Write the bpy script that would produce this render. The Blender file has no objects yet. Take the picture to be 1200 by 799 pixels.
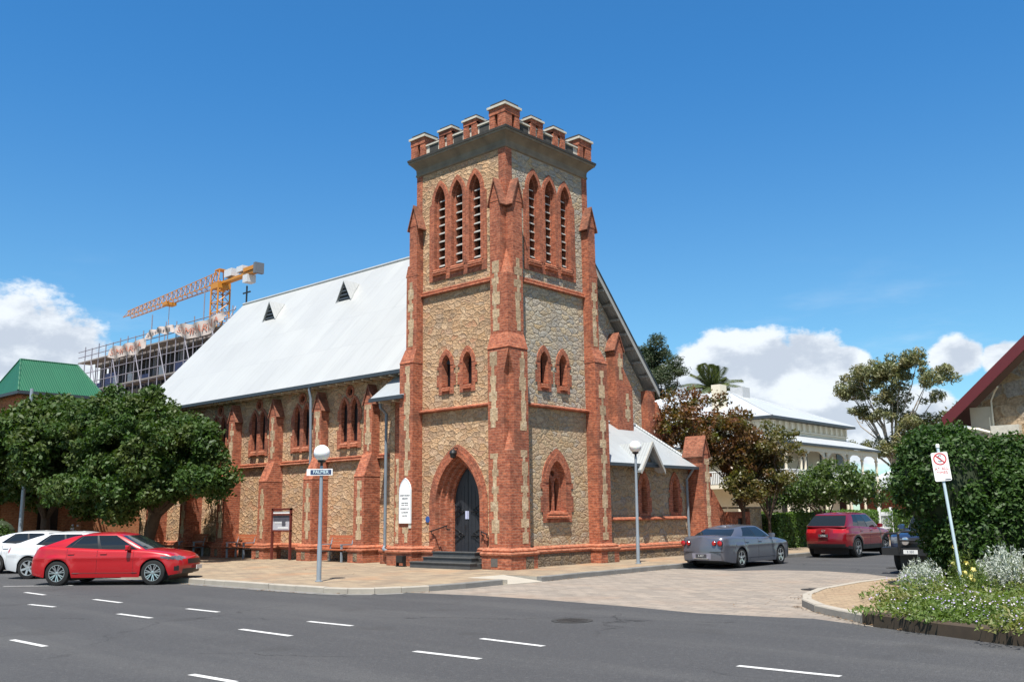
import bpy, math, random
import numpy as np
from mathutils import Vector, Matrix
from mathutils.geometry import tessellate_polygon
random.seed(7); rng = np.random.default_rng(7)
S = bpy.context.scene; COL = S.collection
R = math.radians; PI = math.pi

# ------------------------------------------------------------------ camera, sky, sun
cd = bpy.data.cameras.new("camera"); cam = bpy.data.objects.new("camera", cd); COL.objects.link(cam); S.camera = cam
cyaw, cpit, crol = 7.29513166e-01, 1.82859287e-01, -1.26413517e-02
fw = Vector((math.cos(cyaw)*math.cos(cpit), math.sin(cyaw)*math.cos(cpit), math.sin(cpit)))
rt = fw.cross(Vector((0, 0, 1))).normalized(); up = rt.cross(fw)
r2 = rt*math.cos(crol)+up*math.sin(crol); u2 = -rt*math.sin(crol)+up*math.cos(crol)
m = Matrix((r2, u2, -fw)).transposed().to_4x4(); m.translation = Vector((-21.7676, -19.6590, 1.65))
cam.matrix_world = m
cd.sensor_width = 36; cd.lens = 1093.6/1200*36; cd.clip_end = 3000; cd.clip_start = 0.1

SUN_EL, SUN_AZ = 66.5, 213.0     # azimuth of the direction towards the sun, from +X
sd = Vector((math.cos(R(SUN_AZ))*math.cos(R(SUN_EL)), math.sin(R(SUN_AZ))*math.cos(R(SUN_EL)), math.sin(R(SUN_EL))))
sl = bpy.data.lights.new("sun", 'SUN'); sl.energy = 5.0; sl.angle = R(0.5); sl.color = (1, .955, .88)
so = bpy.data.objects.new("sun", sl); COL.objects.link(so); so.rotation_euler = sd.to_track_quat('Z', 'Y').to_euler()
S.view_settings.view_transform = 'Standard'; S.view_settings.look = 'None'; S.view_settings.exposure = 0.85; S.view_settings.gamma = 1
S.view_settings.use_curve_mapping = False
W = bpy.data.worlds.new("World"); S.world = W; W.use_nodes = True

class NT:
    def __init__(s, tree): s.t = tree; s.n = tree.nodes; s.l = tree.links
    def node(s, typ, **kw):
        n = s.n.new(typ)
        for k, v in kw.items(): setattr(n, k, v)
        return n
    def put(s, sock, v):
        if isinstance(v, bpy.types.NodeSocket): s.l.new(v, sock)
        elif v is not None:
            if hasattr(sock.default_value, '__len__') and isinstance(v, (tuple, list)):
                if len(sock.default_value) == 4 and len(v) == 3: v = (*v, 1)
            sock.default_value = v
    def math(s, op, a, b=None, c=None, clamp=False):
        n = s.node('ShaderNodeMath', operation=op); n.use_clamp = clamp
        s.put(n.inputs[0], a); s.put(n.inputs[1], b)
        if c is not None: s.put(n.inputs[2], c)
        return n.outputs[0]
    def mix(s, f, a, b, mode='MIX'):
        n = s.node('ShaderNodeMix', data_type='RGBA', blend_type=mode); n.clamp_factor = True
        s.put(n.inputs[0], f); s.put(n.inputs[6], a); s.put(n.inputs[7], b); return n.outputs[2]
    def noise(s, vec, scale, detail=4, rough=.55, dist=0, dim='3D', out=0):
        n = s.node('ShaderNodeTexNoise', noise_dimensions=dim); s.put(n.inputs['Vector'], vec)
        n.inputs['Scale'].default_value = scale; n.inputs['Detail'].default_value = detail
        n.inputs['Roughness'].default_value = rough; n.inputs['Distortion'].default_value = dist
        return n.outputs[out]
    def ramp(s, f, stops, interp='LINEAR'):
        n = s.node('ShaderNodeValToRGB'); cr = n.color_ramp; cr.interpolation = interp
        while len(cr.elements) < len(stops): cr.elements.new(.5)
        for e, (p, c) in zip(cr.elements, stops):
            e.position = p; e.color = (*c, 1) if len(c) == 3 else c
        s.put(n.inputs[0], f); return n.outputs[0]
    def mapr(s, v, a, b, c=0, d=1, sm=True):
        n = s.node('ShaderNodeMapRange'); n.interpolation_type = 'SMOOTHSTEP' if sm else 'LINEAR'
        s.put(n.inputs[0], v)
        for i, x in enumerate((a, b, c, d)): n.inputs[1+i].default_value = x
        return n.outputs[0]
    def vscale(s, v, sc):
        n = s.node('ShaderNodeMapping'); s.put(n.inputs[0], v); n.inputs['Scale'].default_value = sc; return n.outputs[0]

def build_world():
    w = NT(W.node_tree); w.n.clear()
    out = w.node('ShaderNodeOutputWorld'); bg = w.node('ShaderNodeBackground')
    sky = w.node('ShaderNodeTexSky', sky_type='NISHITA'); sky.sun_disc = False
    sky.sun_elevation = R(SUN_EL); sky.sun_rotation = R(90-SUN_AZ); sky.air_density = 1.0; sky.dust_density = 0.25; sky.ozone_density = 3.0
    tc = w.node('ShaderNodeTexCoord'); sep = w.node('ShaderNodeSeparateXYZ'); w.put(sep.inputs[0], tc.outputs['Generated'])
    x, y, z = sep.outputs
    az = w.math('ARCTAN2', y, x)                              # radians from +X
    hor = w.math('SQRT', w.math('ADD', w.math('MULTIPLY', x, x), w.math('MULTIPLY', y, y)))
    el = w.math('DIVIDE', z, w.math('MAXIMUM', hor, .05))     # tangent of elevation
    comb = w.node('ShaderNodeCombineXYZ'); w.put(comb.inputs[0], az); w.put(comb.inputs[1], w.math('MULTIPLY', el, 1.5)); v = comb.outputs[0]
    n1 = w.noise(v, 10, 10, .62); n2 = w.noise(v, 34, 7, .65)
    dist = w.math('ADD', w.math('MULTIPLY', w.math('SUBTRACT', n1, .5), 1.9), w.math('MULTIPLY', w.math('SUBTRACT', n2, .5), .5))
    # cumulus banks: (azimuth deg, tan elevation of the centre, half-width deg, half-height)
    banks = [(72, .155, 6.5, .075), (68.3, .15, 4.2, .06), (79, .17, 8, .09), (62, .10, 5, .05),
             (31.5, .115, 3.2, .042), (29, .145, 3.4, .048), (26.3, .145, 3.0, .042), (23.6, .150, 2.8, .040), (21.8, .145, 1.4, .028),
             (32, .06, 5, .05), (27, .085, 5, .045), (22, .08, 4.5, .046), (18.5, .08, 3.6, .045), (16.0, .145, 1.7, .024), (13.6, .14, 1.6, .022), (15, .07, 4, .035),
             (6, .12, 5, .06), (95, .14, 7, .06), (140, .3, 16, .2), (185, .5, 24, .35), (235, .4, 26, .3), (-80, .3, 18, .2), (-20, .16, 9, .06)]  # large banks behind the camera are unseen, added to whiten the fill light
    acc = None
    for (a, e, wa, he) in banks:
        if a > 180: a -= 360
        da = w.math('DIVIDE', w.math('SUBTRACT', az, R(a)), R(wa)); de = w.math('DIVIDE', w.math('SUBTRACT', el, e), he)
        d = w.math('SUBTRACT', 1.0, w.math('SQRT', w.math('ADD', w.math('MULTIPLY', da, da), w.math('MULTIPLY', de, de))))
        acc = d if acc is None else w.math('MAXIMUM', acc, d)
    dens = w.mapr(w.math('ADD', w.math('MULTIPLY', acc, 1.25), dist), .0, .30)
    wisps = w.math('MULTIPLY', w.mapr(w.noise(w.vscale(v, (1, 2.4, 1)), 4, 6, .6), .52, .8), w.mapr(el, .30, .05))
    dens = w.math('MAXIMUM', dens, w.math('MULTIPLY', wisps, .55))
    dens = w.math('MULTIPLY', dens, .96)
    vup = w.node('ShaderNodeVectorMath', operation='ADD'); w.put(vup.inputs[0], v); vup.inputs[1].default_value = (.012, .028, 0); n1u = w.noise(vup.outputs[0], 10, 10, .62)
    body = w.mapr(w.math('ADD', w.math('ADD', w.math('MULTIPLY', acc, .75), w.math('MULTIPLY', w.math('SUBTRACT', n1u, n1), 2.6)), w.math('MULTIPLY', w.math('SUBTRACT', n2, .5), .5)), .0, .75)
    ccol = w.mix(body, (7.2, 7.6, 8.0), (4.6, 5.1, 5.9))
    tint = w.mix(w.mapr(el, .0, .55, 0, 1), (.74, 1.08, 1.12), (.36, .97, 1.34)); tint = w.mix(w.mapr(el, .7, 1.6), tint, (.42, .58, .68))
    skyc = w.mix(1.0, sky.outputs[0], tint, 'MULTIPLY')
    col = w.mix(dens, skyc, ccol)
    w.put(bg.inputs[0], col); bg.inputs[1].default_value = .074
    w.l.new(bg.outputs[0], out.inputs[0])
build_world()

# ------------------------------------------------------------------ materials
MATS = {}
def mat(name, fn):
    if name not in MATS:
        mm = bpy.data.materials.new(name); mm.use_nodes = True; t = NT(mm.node_tree); t.n.clear()
        out = t.node('ShaderNodeOutputMaterial'); b = t.node('ShaderNodeBsdfPrincipled')
        t.l.new(b.outputs[0], out.inputs[0]); fn(t, b, out); MATS[name] = mm
    return MATS[name]
def bump(t, b, h, strength=.5, dist=.02):
    n = t.node('ShaderNodeBump'); n.inputs['Strength'].default_value = strength; n.inputs['Distance'].default_value = dist
    t.put(n.inputs['Height'], h); t.l.new(n.outputs[0], b.inputs['Normal'])
def simple(name, col, rough=.6, metal=0, var=.12, nscale=6, spec=.5, coat=0, bmp=0):
    def f(t, b, o):
        tc = t.node('ShaderNodeTexCoord'); n = t.noise(tc.outputs['Object'], nscale, 5)
        lo = tuple(max(0, c*(1-var)) for c in col); hi = tuple(min(1, c*(1+var)) for c in col)
        t.put(b.inputs['Base Color'], t.mix(n, lo, hi)); b.inputs['Roughness'].default_value = rough
        b.inputs['Metallic'].default_value = metal; b.inputs['Specular IOR Level'].default_value = spec
        b.inputs['Coat Weight'].default_value = coat; b.inputs['Coat Roughness'].default_value = .03
        if bmp: bump(t, b, t.noise(tc.outputs['Object'], nscale*6, 4), bmp, .01)
    return mat(name, f)

def brick_mat(name, c1, c2, mortar, bw=.235, rh=.083, weather=.35):
    def f(t, b, o):
        uv = t.node('ShaderNodeUVMap').outputs[0]
        br = t.node('ShaderNodeTexBrick'); t.put(br.inputs['Vector'], uv); br.inputs['Scale'].default_value = 1
        br.inputs['Brick Width'].default_value = bw; br.inputs['Row Height'].default_value = rh
        br.inputs['Mortar Size'].default_value = .0065; br.inputs['Mortar Smooth'].default_value = .25; br.inputs['Bias'].default_value = -.1
        t.put(br.inputs['Color1'], c1); t.put(br.inputs['Color2'], c2); t.put(br.inputs['Mortar'], mortar)
        tc = t.node('ShaderNodeTexCoord'); ob = tc.outputs['Object']
        n = t.noise(ob, 1.3, 5, .6); n2 = t.noise(t.vscale(ob, (1, 1, 2.2)), 7, 3, .7)
        c = t.mix(t.mapr(n2, .42, .68), br.outputs['Color'], tuple(x*.50 for x in c2), 'MIX'); c = t.mix(t.mapr(n2, .45, .25, 0, .7), c, tuple(min(1, x*1.5) for x in c1))
        c = t.mix(.75, br.outputs['Color'], c)
        c = t.mix(t.mapr(n, .48, .70, 0, weather*1.7), c, (.10, .048, .034))
        c = t.mix(t.mapr(t.noise(ob, 2.7, 4, .6), .55, .85, 0, .35), c, (.52, .25, .15))
        t.put(b.inputs['Base Color'], c); b.inputs['Roughness'].default_value = .88; b.inputs['Specular IOR Level'].default_value = .25
        h = t.math('ADD', t.math('MULTIPLY', br.outputs['Fac'], -1), t.math('MULTIPLY', t.noise(ob, 38, 3), .5))
        bump(t, b, h, .75, .012)
    return mat(name, f)

def rubble_mat(name, pal, mortar, sx=3.5, sy=6.0, msize=.06, bumpd=.05, seed=0., rough_=1.0):
    def f(t, b, o):
        uv = t.node('ShaderNodeUVMap').outputs[0]
        mp = t.node('ShaderNodeMapping'); t.put(mp.inputs[0], uv); mp.inputs['Location'].default_value = (seed, seed*1.7, 0)
        base = mp.outputs[0]
        def warp(v, sc, amt):
            nz = t.noise(v, sc, 3, .6, out=1); vm = t.node('ShaderNodeVectorMath', operation='MULTIPLY_ADD'); t.put(vm.inputs[0], nz); vm.inputs[1].default_value = (*amt, 0); t.put(vm.inputs[2], v); return vm.outputs[0]
        wv_ = warp(warp(base, 1.1, (.7, .35)), 6.5, (.16*rough_, .12*rough_))
        v = t.vscale(wv_, (sx, sy, 1))
        ve = t.node('ShaderNodeTexVoronoi', voronoi_dimensions='2D', feature='DISTANCE_TO_EDGE'); t.put(ve.inputs['Vector'], v); ve.inputs['Scale'].default_value = 1; ve.inputs['Randomness'].default_value = .9
        vf = t.node('ShaderNodeTexVoronoi', voronoi_dimensions='2D', feature='F1'); t.put(vf.inputs['Vector'], v); vf.inputs['Scale'].default_value = 1; vf.inputs['Randomness'].default_value = .9
        sc = t.node('ShaderNodeSeparateColor'); t.put(sc.inputs[0], vf.outputs['Color'])
        c = t.ramp(sc.outputs[0], [(i/(len(pal)-1), p) for i, p in enumerate(pal)])
        tc = t.node('ShaderNodeTexCoord'); ob = tc.outputs['Object']
        fine = t.noise(ob, 16, 7, .75); med = t.noise(ob, 7, 4, .65)
        c = t.mix(t.mapr(fine, .45, .70, 0, .9), c, t.mix(1, c, (.34, .31, .29), 'MULTIPLY'))
        c = t.mix(t.mapr(fine, .52, .30, 0, .45), c, (.70, .56, .38))
        c = t.mix(t.mapr(med, .5, .8, 0, .5), c, mortar)
        big = t.noise(ob, .55, 3); c = t.mix(t.mapr(big, .42, .66, 0, .5), c, t.mix(1, c, (.70, .68, .68), 'MULTIPLY'))
        edge = t.math('ADD', ve.outputs[0], t.math('MULTIPLY', t.math('SUBTRACT', fine, .5), .13))
        mm = t.mapr(edge, msize*.1, msize*.95)
        # joints are flush mortar along most of their length and cracks elsewhere, their shadow painted in as dark colour
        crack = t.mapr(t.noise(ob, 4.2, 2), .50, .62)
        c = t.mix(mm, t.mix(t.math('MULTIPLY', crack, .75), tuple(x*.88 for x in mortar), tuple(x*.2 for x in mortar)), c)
        t.put(b.inputs['Base Color'], t.mix(.16, c, tuple(min(1, x*1.25) for x in mortar))); b.inputs['Roughness'].default_value = .92; b.inputs['Specular IOR Level'].default_value = .2
        h = t.math('ADD', t.math('MULTIPLY', t.mapr(edge, .0, .22), .7), t.math('MULTIPLY', fine, 1.3))
        h = t.math('ADD', h, t.math('MULTIPLY', sc.outputs[1], .6)); h = t.math('ADD', h, t.math('MULTIPLY', med, 1.8))
        bump(t, b, h, 1.0, bumpd)
    return mat(name, f)
BRICK = brick_mat("red_brick", (.43, .137, .070), (.27, .076, .043), (.40, .23, .16))
BRICK_O = brick_mat("moulded_brick", (.42, .135, .070), (.34, .10, .052), (.5, .3, .2), bw=.235, rh=.075, weather=.15)
BRICK_T = brick_mat("orange_brick", (.42, .17, .075), (.34, .12, .055), (.40, .25, .15), weather=.1)
CAPM = brick_mat('weathered_cap', (.33, .12, .07), (.22, .075, .045), (.25, .17, .12), weather=.55)
TAN = [(.58, .36, .20), (.40, .24, .13), (.66, .46, .29), (.52, .30, .15), (.28, .19, .13), (.62, .37, .20), (.44, .32, .23), (.50, .24, .13)]
GREY = [(.52, .43, .31), (.38, .35, .31), (.54, .43, .28), (.43, .41, .36), (.28, .28, .28), (.52, .37, .20), (.50, .46, .39)]
MIXED = [(.58, .40, .25), (.42, .30, .21), (.57, .43, .27), (.42, .37, .31), (.46, .30, .16), (.55, .41, .25), (.33, .27, .20)]
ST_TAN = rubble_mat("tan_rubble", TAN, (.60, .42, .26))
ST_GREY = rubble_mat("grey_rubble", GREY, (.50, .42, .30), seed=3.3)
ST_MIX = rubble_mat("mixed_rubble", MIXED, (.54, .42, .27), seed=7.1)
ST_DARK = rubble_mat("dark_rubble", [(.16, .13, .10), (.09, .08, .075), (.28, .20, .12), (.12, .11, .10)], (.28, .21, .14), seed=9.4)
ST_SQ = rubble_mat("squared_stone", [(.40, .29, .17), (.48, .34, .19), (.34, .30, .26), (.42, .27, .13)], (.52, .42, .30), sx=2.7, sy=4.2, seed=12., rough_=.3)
def m_quoin(t, b, o):
    g = t.node('ShaderNodeNewGeometry'); tc = t.node('ShaderNodeTexCoord'); ob = tc.outputs['Object']; f_ = t.noise(ob, 15, 6, .75)
    c = t.mix(g.outputs['Random Per Island'], (.58, .42, .26), (.34, .24, .15)); c = t.mix(t.mapr(f_, .42, .7, 0, .8), c, (.22, .16, .10)); c = t.mix(t.mapr(t.noise(ob, 6, 3), .5, .7, 0, .6), c, (.62, .50, .35))
    t.put(b.inputs['Base Color'], c); b.inputs['Roughness'].default_value = .92; b.inputs['Specular IOR Level'].default_value = .2; bump(t, b, t.math('ADD', f_, t.noise(ob, 6, 3)), 1, .035)
QUOIN = mat("quoin_stone", m_quoin)
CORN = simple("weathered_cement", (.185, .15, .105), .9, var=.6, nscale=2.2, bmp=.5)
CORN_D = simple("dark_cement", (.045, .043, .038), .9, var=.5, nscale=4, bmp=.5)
PALE = simple("pale_render", (.52, .48, .40), .85, var=.3, nscale=8, bmp=.5)
WHITE = simple("white_paint", (.80, .80, .78), .45, var=.05)
CREAM = simple("cream_paint", (.66, .60, .47), .6, var=.08)
SLATE = simple("slate_step", (.060, .062, .062), .7, var=.4, nscale=5, bmp=.4)
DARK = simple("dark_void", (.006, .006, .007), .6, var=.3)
LEAD = simple("leaded_glass", (.006, .006, .008), .35, var=.6, nscale=12, bmp=.3)
DOORM = simple("door_paint", (.016, .018, .023), .5, var=.25, nscale=9)
IRON = simple("black_iron", (.012, .012, .013), .45, var=.3)
GALV = simple("galvanised_steel", (.26, .30, .34), .45, metal=.25, var=.12, nscale=5)
PIPE = simple("grey_pipe", (.16, .19, .22), .5, var=.15)
SLAT = simple("louvre_slat", (.42, .40, .36), .8, var=.25, nscale=10)
TIMB_RED = simple("maroon_timber", (.115, .022, .016), .5, var=.2)
BENCHW = simple("bench_timber", (.30, .085, .035), .55, var=.35, nscale=14)
BARGE = simple("barge_paint", (.34, .33, .30), .6, var=.15)
GUTTER = simple("gutter_dark", (.035, .045, .055), .5, var=.2)
BLACK = simple("black_plastic", (.012, .012, .013), .45, var=.2)
CHROME = simple("bright_metal", (.62, .63, .65), .22, metal=.9, var=.1)
RUBBER = simple("tyre_rubber", (.018, .018, .018), .85, var=.2, spec=.3)
REDL = simple("tail_lens", (.33, .008, .010), .12, var=.1, coat=.6)
HEADL = simple("head_lens", (.09, .10, .115), .12, var=.9, nscale=14)
AMBER = simple("amber_lens", (.55, .14, .02), .15)
PLATE = simple("plate_white", (.66, .66, .64), .5)
INK = simple("ink_dark", (.03, .04, .07), .6)
INKRED = simple("ink_red", (.50, .03, .04), .6)
BLUEP = simple("plaque_blue", (.03, .09, .28), .4)
BARK = simple("bark", (.075, .050, .034), .95, var=.5, nscale=7, bmp=1)
BARK_G = simple("pale_bark", (.30, .26, .21), .9, var=.45, nscale=3, bmp=.6)
SOIL = simple("garden_soil", (.045, .032, .022), .95, var=.4, nscale=5, bmp=1)
CONC = simple("kerb_concrete", (.31, .28, .235), .9, var=.22, nscale=3.5, bmp=.4)
CONC_D = simple("kerb_bluestone", (.17, .165, .155), .9, var=.45, nscale=2.5, bmp=.5)
def m_line(t, b, o):
    tc = t.node('ShaderNodeTexCoord'); n = t.noise(tc.outputs['Object'], 30, 5, .8); t.put(b.inputs['Base Color'], t.mix(t.mapr(n, .54, .64), (.50, .50, .49), (.12, .12, .12))); b.inputs['Roughness'].default_value = .8
LINEP = mat("road_paint", m_line)
YEL = simple("yellow_paint", (.52, .42, .18), .8, var=.35, nscale=12)
GREENR = None
def m_glass(t, b, o):
    b.inputs['Base Color'].default_value = (.012, .016, .02, 1); b.inputs['Roughness'].default_value = .04
    b.inputs['Specular IOR Level'].default_value = .5
GLASS = mat("tinted_glass", m_glass)
def m_globe(t, b, o):
    b.inputs['Base Color'].default_value = (.80, .80, .78, 1); b.inputs['Roughness'].default_value = .18; b.inputs['Subsurface Weight'].default_value = .25
GLOBE = mat("opal_globe", m_globe)
def paint(name, col, flake=.0, rough=.32):
    def f(t, b, o):
        t.put(b.inputs['Base Color'], col); b.inputs['Roughness'].default_value = rough; b.inputs['Metallic'].default_value = flake
        b.inputs['Coat Weight'].default_value = .75; b.inputs['Coat Roughness'].default_value = .03
        tc = t.node('ShaderNodeTexCoord'); bump(t, b, t.noise(tc.outputs['Object'], 2.2, 2), .04, .02)
    return mat(name, f)
P_RED = paint("red_paint", (.36, .002, .006)); P_WHITE = paint("white_car_paint", (.55, .56, .57)); P_GREY = paint("mauve_grey_paint", (.14, .145, .175), .55, .32)
P_DRED = paint("deep_red_paint", (.17, .003, .008), .2); P_BLUE = paint("dark_blue_paint", (.018, .035, .085), .3); P_RED2 = paint("bright_red_paint", (.5, .01, .015))

def roof_mat(name, col, rib=.19, rough=.42, amt=1.0):
    def f(t, b, o):
        uv = t.node('ShaderNodeUVMap').outputs[0]; tc = t.node('ShaderNodeTexCoord')
        wv = t.node('ShaderNodeTexWave', wave_type='BANDS', bands_direction='X', wave_profile='SIN'); t.put(wv.inputs[0], uv)
        wv.inputs['Scale'].default_value = 1/(rib*2*PI)*PI*.5*2; wv.inputs['Distortion'].default_value = 0
        n = t.noise(tc.outputs['Object'], .5, 6, .6); n2 = t.noise(t.vscale(uv, (5, .35, 1)), 1.0, 4, .6)
        c = t.mix(n, tuple(x*.90 for x in col), tuple(min(1, x*1.06) for x in col)); c = t.mix(t.mapr(n2, .48, .75, 0, .35), c, tuple(x*.68 for x in col)); bk = t.node('ShaderNodeTexBrick'); t.put(bk.inputs['Vector'], uv); bk.inputs['Scale'].default_value = 1; bk.inputs['Brick Width'].default_value = .78; bk.inputs['Row Height'].default_value = 2.3; bk.inputs['Mortar Size'].default_value = .006; bk.offset = 0
        bk.inputs['Color1'].default_value = (1, 1, 1, 1); bk.inputs['Color2'].default_value = (.93, .93, .94, 1); bk.inputs['Mortar'].default_value = (.72, .72, .74, 1); c = t.mix(1, c, bk.outputs['Color'], 'MULTIPLY')
        t.put(b.inputs['Base Color'], c); b.inputs['Roughness'].default_value = rough; b.inputs['Metallic'].default_value = .15
        bump(t, b, wv.outputs[1], .35*amt, .02)
    return mat(name, f)
ROOF = roof_mat("zinc_roof", (.445, .45, .435)); ROOF_L = roof_mat("pale_iron_roof", (.37, .395, .405)); ROOF_W = roof_mat("white_iron_roof", (.47, .49, .50))
ROOF_G = roof_mat("green_iron_roof", (.016, .11, .055), rough=.5)
ROOF_R = simple("dark_red_roof", (.09, .02, .02), .6)

def m_asph(t, b, o):
    tc = t.node('ShaderNodeTexCoord'); ob = tc.outputs['Object']; vc = t.node('ShaderNodeTexVoronoi', voronoi_dimensions='2D', feature='DISTANCE_TO_EDGE')
    nv_ = t.noise(ob, .9, 4, .6, out=1); va_ = t.node('ShaderNodeVectorMath', operation='MULTIPLY_ADD'); t.put(va_.inputs[0], nv_); va_.inputs[1].default_value = (1.6, 1.6, 0); t.put(va_.inputs[2], ob); t.put(vc.inputs['Vector'], va_.outputs[0]); vc.inputs['Scale'].default_value = .16
    n = t.noise(ob, .35, 5, .6); f = t.noise(ob, 60, 3, .8); g = t.noise(t.vscale(ob, (1, .12, 1)), 1.1, 4, .6)
    c = t.mix(n, (.050, .0505, .0535), (.074, .0745, .077)); c = t.mix(t.mapr(g, .42, .72, 0, .6), c, (.094, .0935, .093))
    c = t.mix(t.mapr(f, .35, .7, 0, .75), c, (.020, .020, .021)); c = t.mix(t.mapr(t.noise(ob, 14, 5, .8), .5, .75, 0, .45), c, (.13, .13, .13)); vo = t.node('ShaderNodeTexVoronoi'); t.put(vo.inputs['Vector'], ob); vo.inputs['Scale'].default_value = 55
    c = t.mix(t.mapr(vo.outputs['Distance'], .12, .3, .3, 0), c, (.17, .165, .16))
    c = t.mix(t.math('MULTIPLY', t.mapr(vc.outputs[0], .006, .0015), t.mapr(t.noise(ob, .3, 2), .45, .6, 0, .75)), c, (.018, .018, .018))
    c = t.mix(t.mapr(t.noise(ob, .75, 3, .5), .60, .70, 0, .30), c, (.032, .031, .030))
    t.put(b.inputs['Base Color'], c); b.inputs['Roughness'].default_value = .86; b.inputs['Specular IOR Level'].default_value = .3
    bump(t, b, t.math('ADD', f, t.math('MULTIPLY', vo.outputs['Distance'], .8)), .55, .006)
ASPH = mat("asphalt", m_asph)
def paver(name, c1, c2, mortar, bw, rh, rot=0, stain=(.30, .16, .09), samt=.35):
    def f(t, b, o):
        tc = t.node('ShaderNodeTexCoord'); ob = tc.outputs['Object']
        mp = t.node('ShaderNodeMapping'); t.put(mp.inputs[0], ob); mp.inputs['Rotation'].default_value = (0, 0, R(rot))
        br = t.node('ShaderNodeTexBrick'); t.put(br.inputs['Vector'], mp.outputs[0]); br.inputs['Scale'].default_value = 1
        br.inputs['Brick Width'].default_value = bw; br.inputs['Row Height'].default_value = rh; br.inputs['Mortar Size'].default_value = .008
        br.inputs['Mortar Smooth'].default_value = .2
        t.put(br.inputs['Color1'], c1); t.put(br.inputs['Color2'], c2); t.put(br.inputs['Mortar'], mortar)
        n = t.noise(ob, .45, 5, .6); n2 = t.noise(ob, 3.5, 5, .65)
        c = t.mix(t.mapr(n, .5, .72, 0, samt), br.outputs['Color'], stain)
        c = t.mix(t.mapr(n2, .45, .8, 0, .5), c, t.mix(1, c, (.66, .63, .6), 'MULTIPLY'))
        t.put(b.inputs['Base Color'], c); b.inputs['Roughness'].default_value = .88; b.inputs['Specular IOR Level'].default_value = .25
        bump(t, b, t.math('ADD', t.math('MULTIPLY', br.outputs['Fac'], -1), t.math('MULTIPLY', n2, .5)), .6, .01)
    return mat(name, f)
PAV = paver("footpath_pavers", (.30, .235, .16), (.21, .165, .12), (.11, .088, .062), .42, .42, stain=(.33, .175, .09), samt=.55)
PAV2 = paver("road_pavers", (.275, .235, .195), (.20, .175, .15), (.115, .10, .082), .44, .23, rot=90, stain=(.29, .20, .14))
PAV3 = paver("sandy_pavers", (.32, .24, .155), (.26, .19, .125), (.14, .11, .07), .3, .15, rot=45)
def m_ground(t, b, o):
    tc = t.node('ShaderNodeTexCoord'); n = t.noise(tc.outputs['Object'], .08, 6, .6)
    t.put(b.inputs['Base Color'], t.mix(t.mapr(n, .35, .65), (.12, .11, .05), (.05, .075, .022))); b.inputs['Roughness'].default_value = .95
GROUND = mat("dry_grass", m_ground)

def leaf_mat(name, a, b_, c_, trans=.35, rough=.42, spec=.5):
    def f(t, b, o):
        g = t.node('ShaderNodeNewGeometry'); tc = t.node('ShaderNodeTexCoord')
        n = t.noise(tc.outputs['Object'], .9, 3, .6)
        c = t.mix(g.outputs['Random Per Island'], a, b_); c = t.mix(t.mapr(n, .42, .68), c, c_)
        t.put(b.inputs['Base Color'], c); b.inputs['Roughness'].default_value = rough; b.inputs['Specular IOR Level'].default_value = spec
        tr = t.node('ShaderNodeBsdfTranslucent'); t.put(tr.inputs[0], t.mix(1, c, (1.5, 1.7, .6), 'MULTIPLY'))
        mx = t.node('ShaderNodeMixShader'); mx.inputs[0].default_value = trans
        t.l.new(b.outputs[0], mx.inputs[1]); t.l.new(tr.outputs[0], mx.inputs[2]); t.l.new(mx.outputs[0], o.inputs[0])
    return mat(name, f)
LF_PEAR = leaf_mat("pear_leaf", (.022, .052, .009), (.048, .092, .016), (.065, .088, .020), .22, .55, .3)
LF_HEDGE = leaf_mat("hedge_leaf", (.020, .050, .009), (.040, .082, .015), (.045, .09, .018), .25, .55, .3)
LF_CLIP = leaf_mat("clipped_leaf", (.055, .105, .016), (.10, .17, .022), (.075, .14, .02), .3, .45)
LF_RED = leaf_mat("bronze_leaf", (.115, .045, .020), (.17, .075, .028), (.075, .080, .018), .35, .42)
LF_LIGHT = leaf_mat("light_leaf", (.055, .095, .024), (.095, .145, .04), (.07, .10, .028), .35, .42)
LF_GUM = leaf_mat("gum_leaf", (.105, .12, .06), (.17, .18, .08), (.18, .155, .06), .2, .5)
LF_PINE = leaf_mat("pine_leaf", (.020, .036, .013), (.035, .058, .020), (.045, .06, .018), .1, .6)
LF_PALM = leaf_mat("palm_leaf", (.065, .085, .030), (.11, .13, .045), (.05, .07, .025), .2, .4)
LF_SILV = leaf_mat("silver_leaf", (.38, .41, .38), (.52, .54, .50), (.32, .37, .31), .15, .7, .2)
LF_GRND = leaf_mat("bed_leaf", (.075, .125, .024), (.13, .19, .04), (.19, .185, .06), .35, .5)
FL_WHITE = simple("white_petal", (.50, .46, .48), .6, var=.1); FL_PURP = simple("mauve_petal", (.30, .25, .42), .6, var=.3); FL_YEL = simple("yellow_petal", (.72, .64, .22), .6, var=.15)

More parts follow.
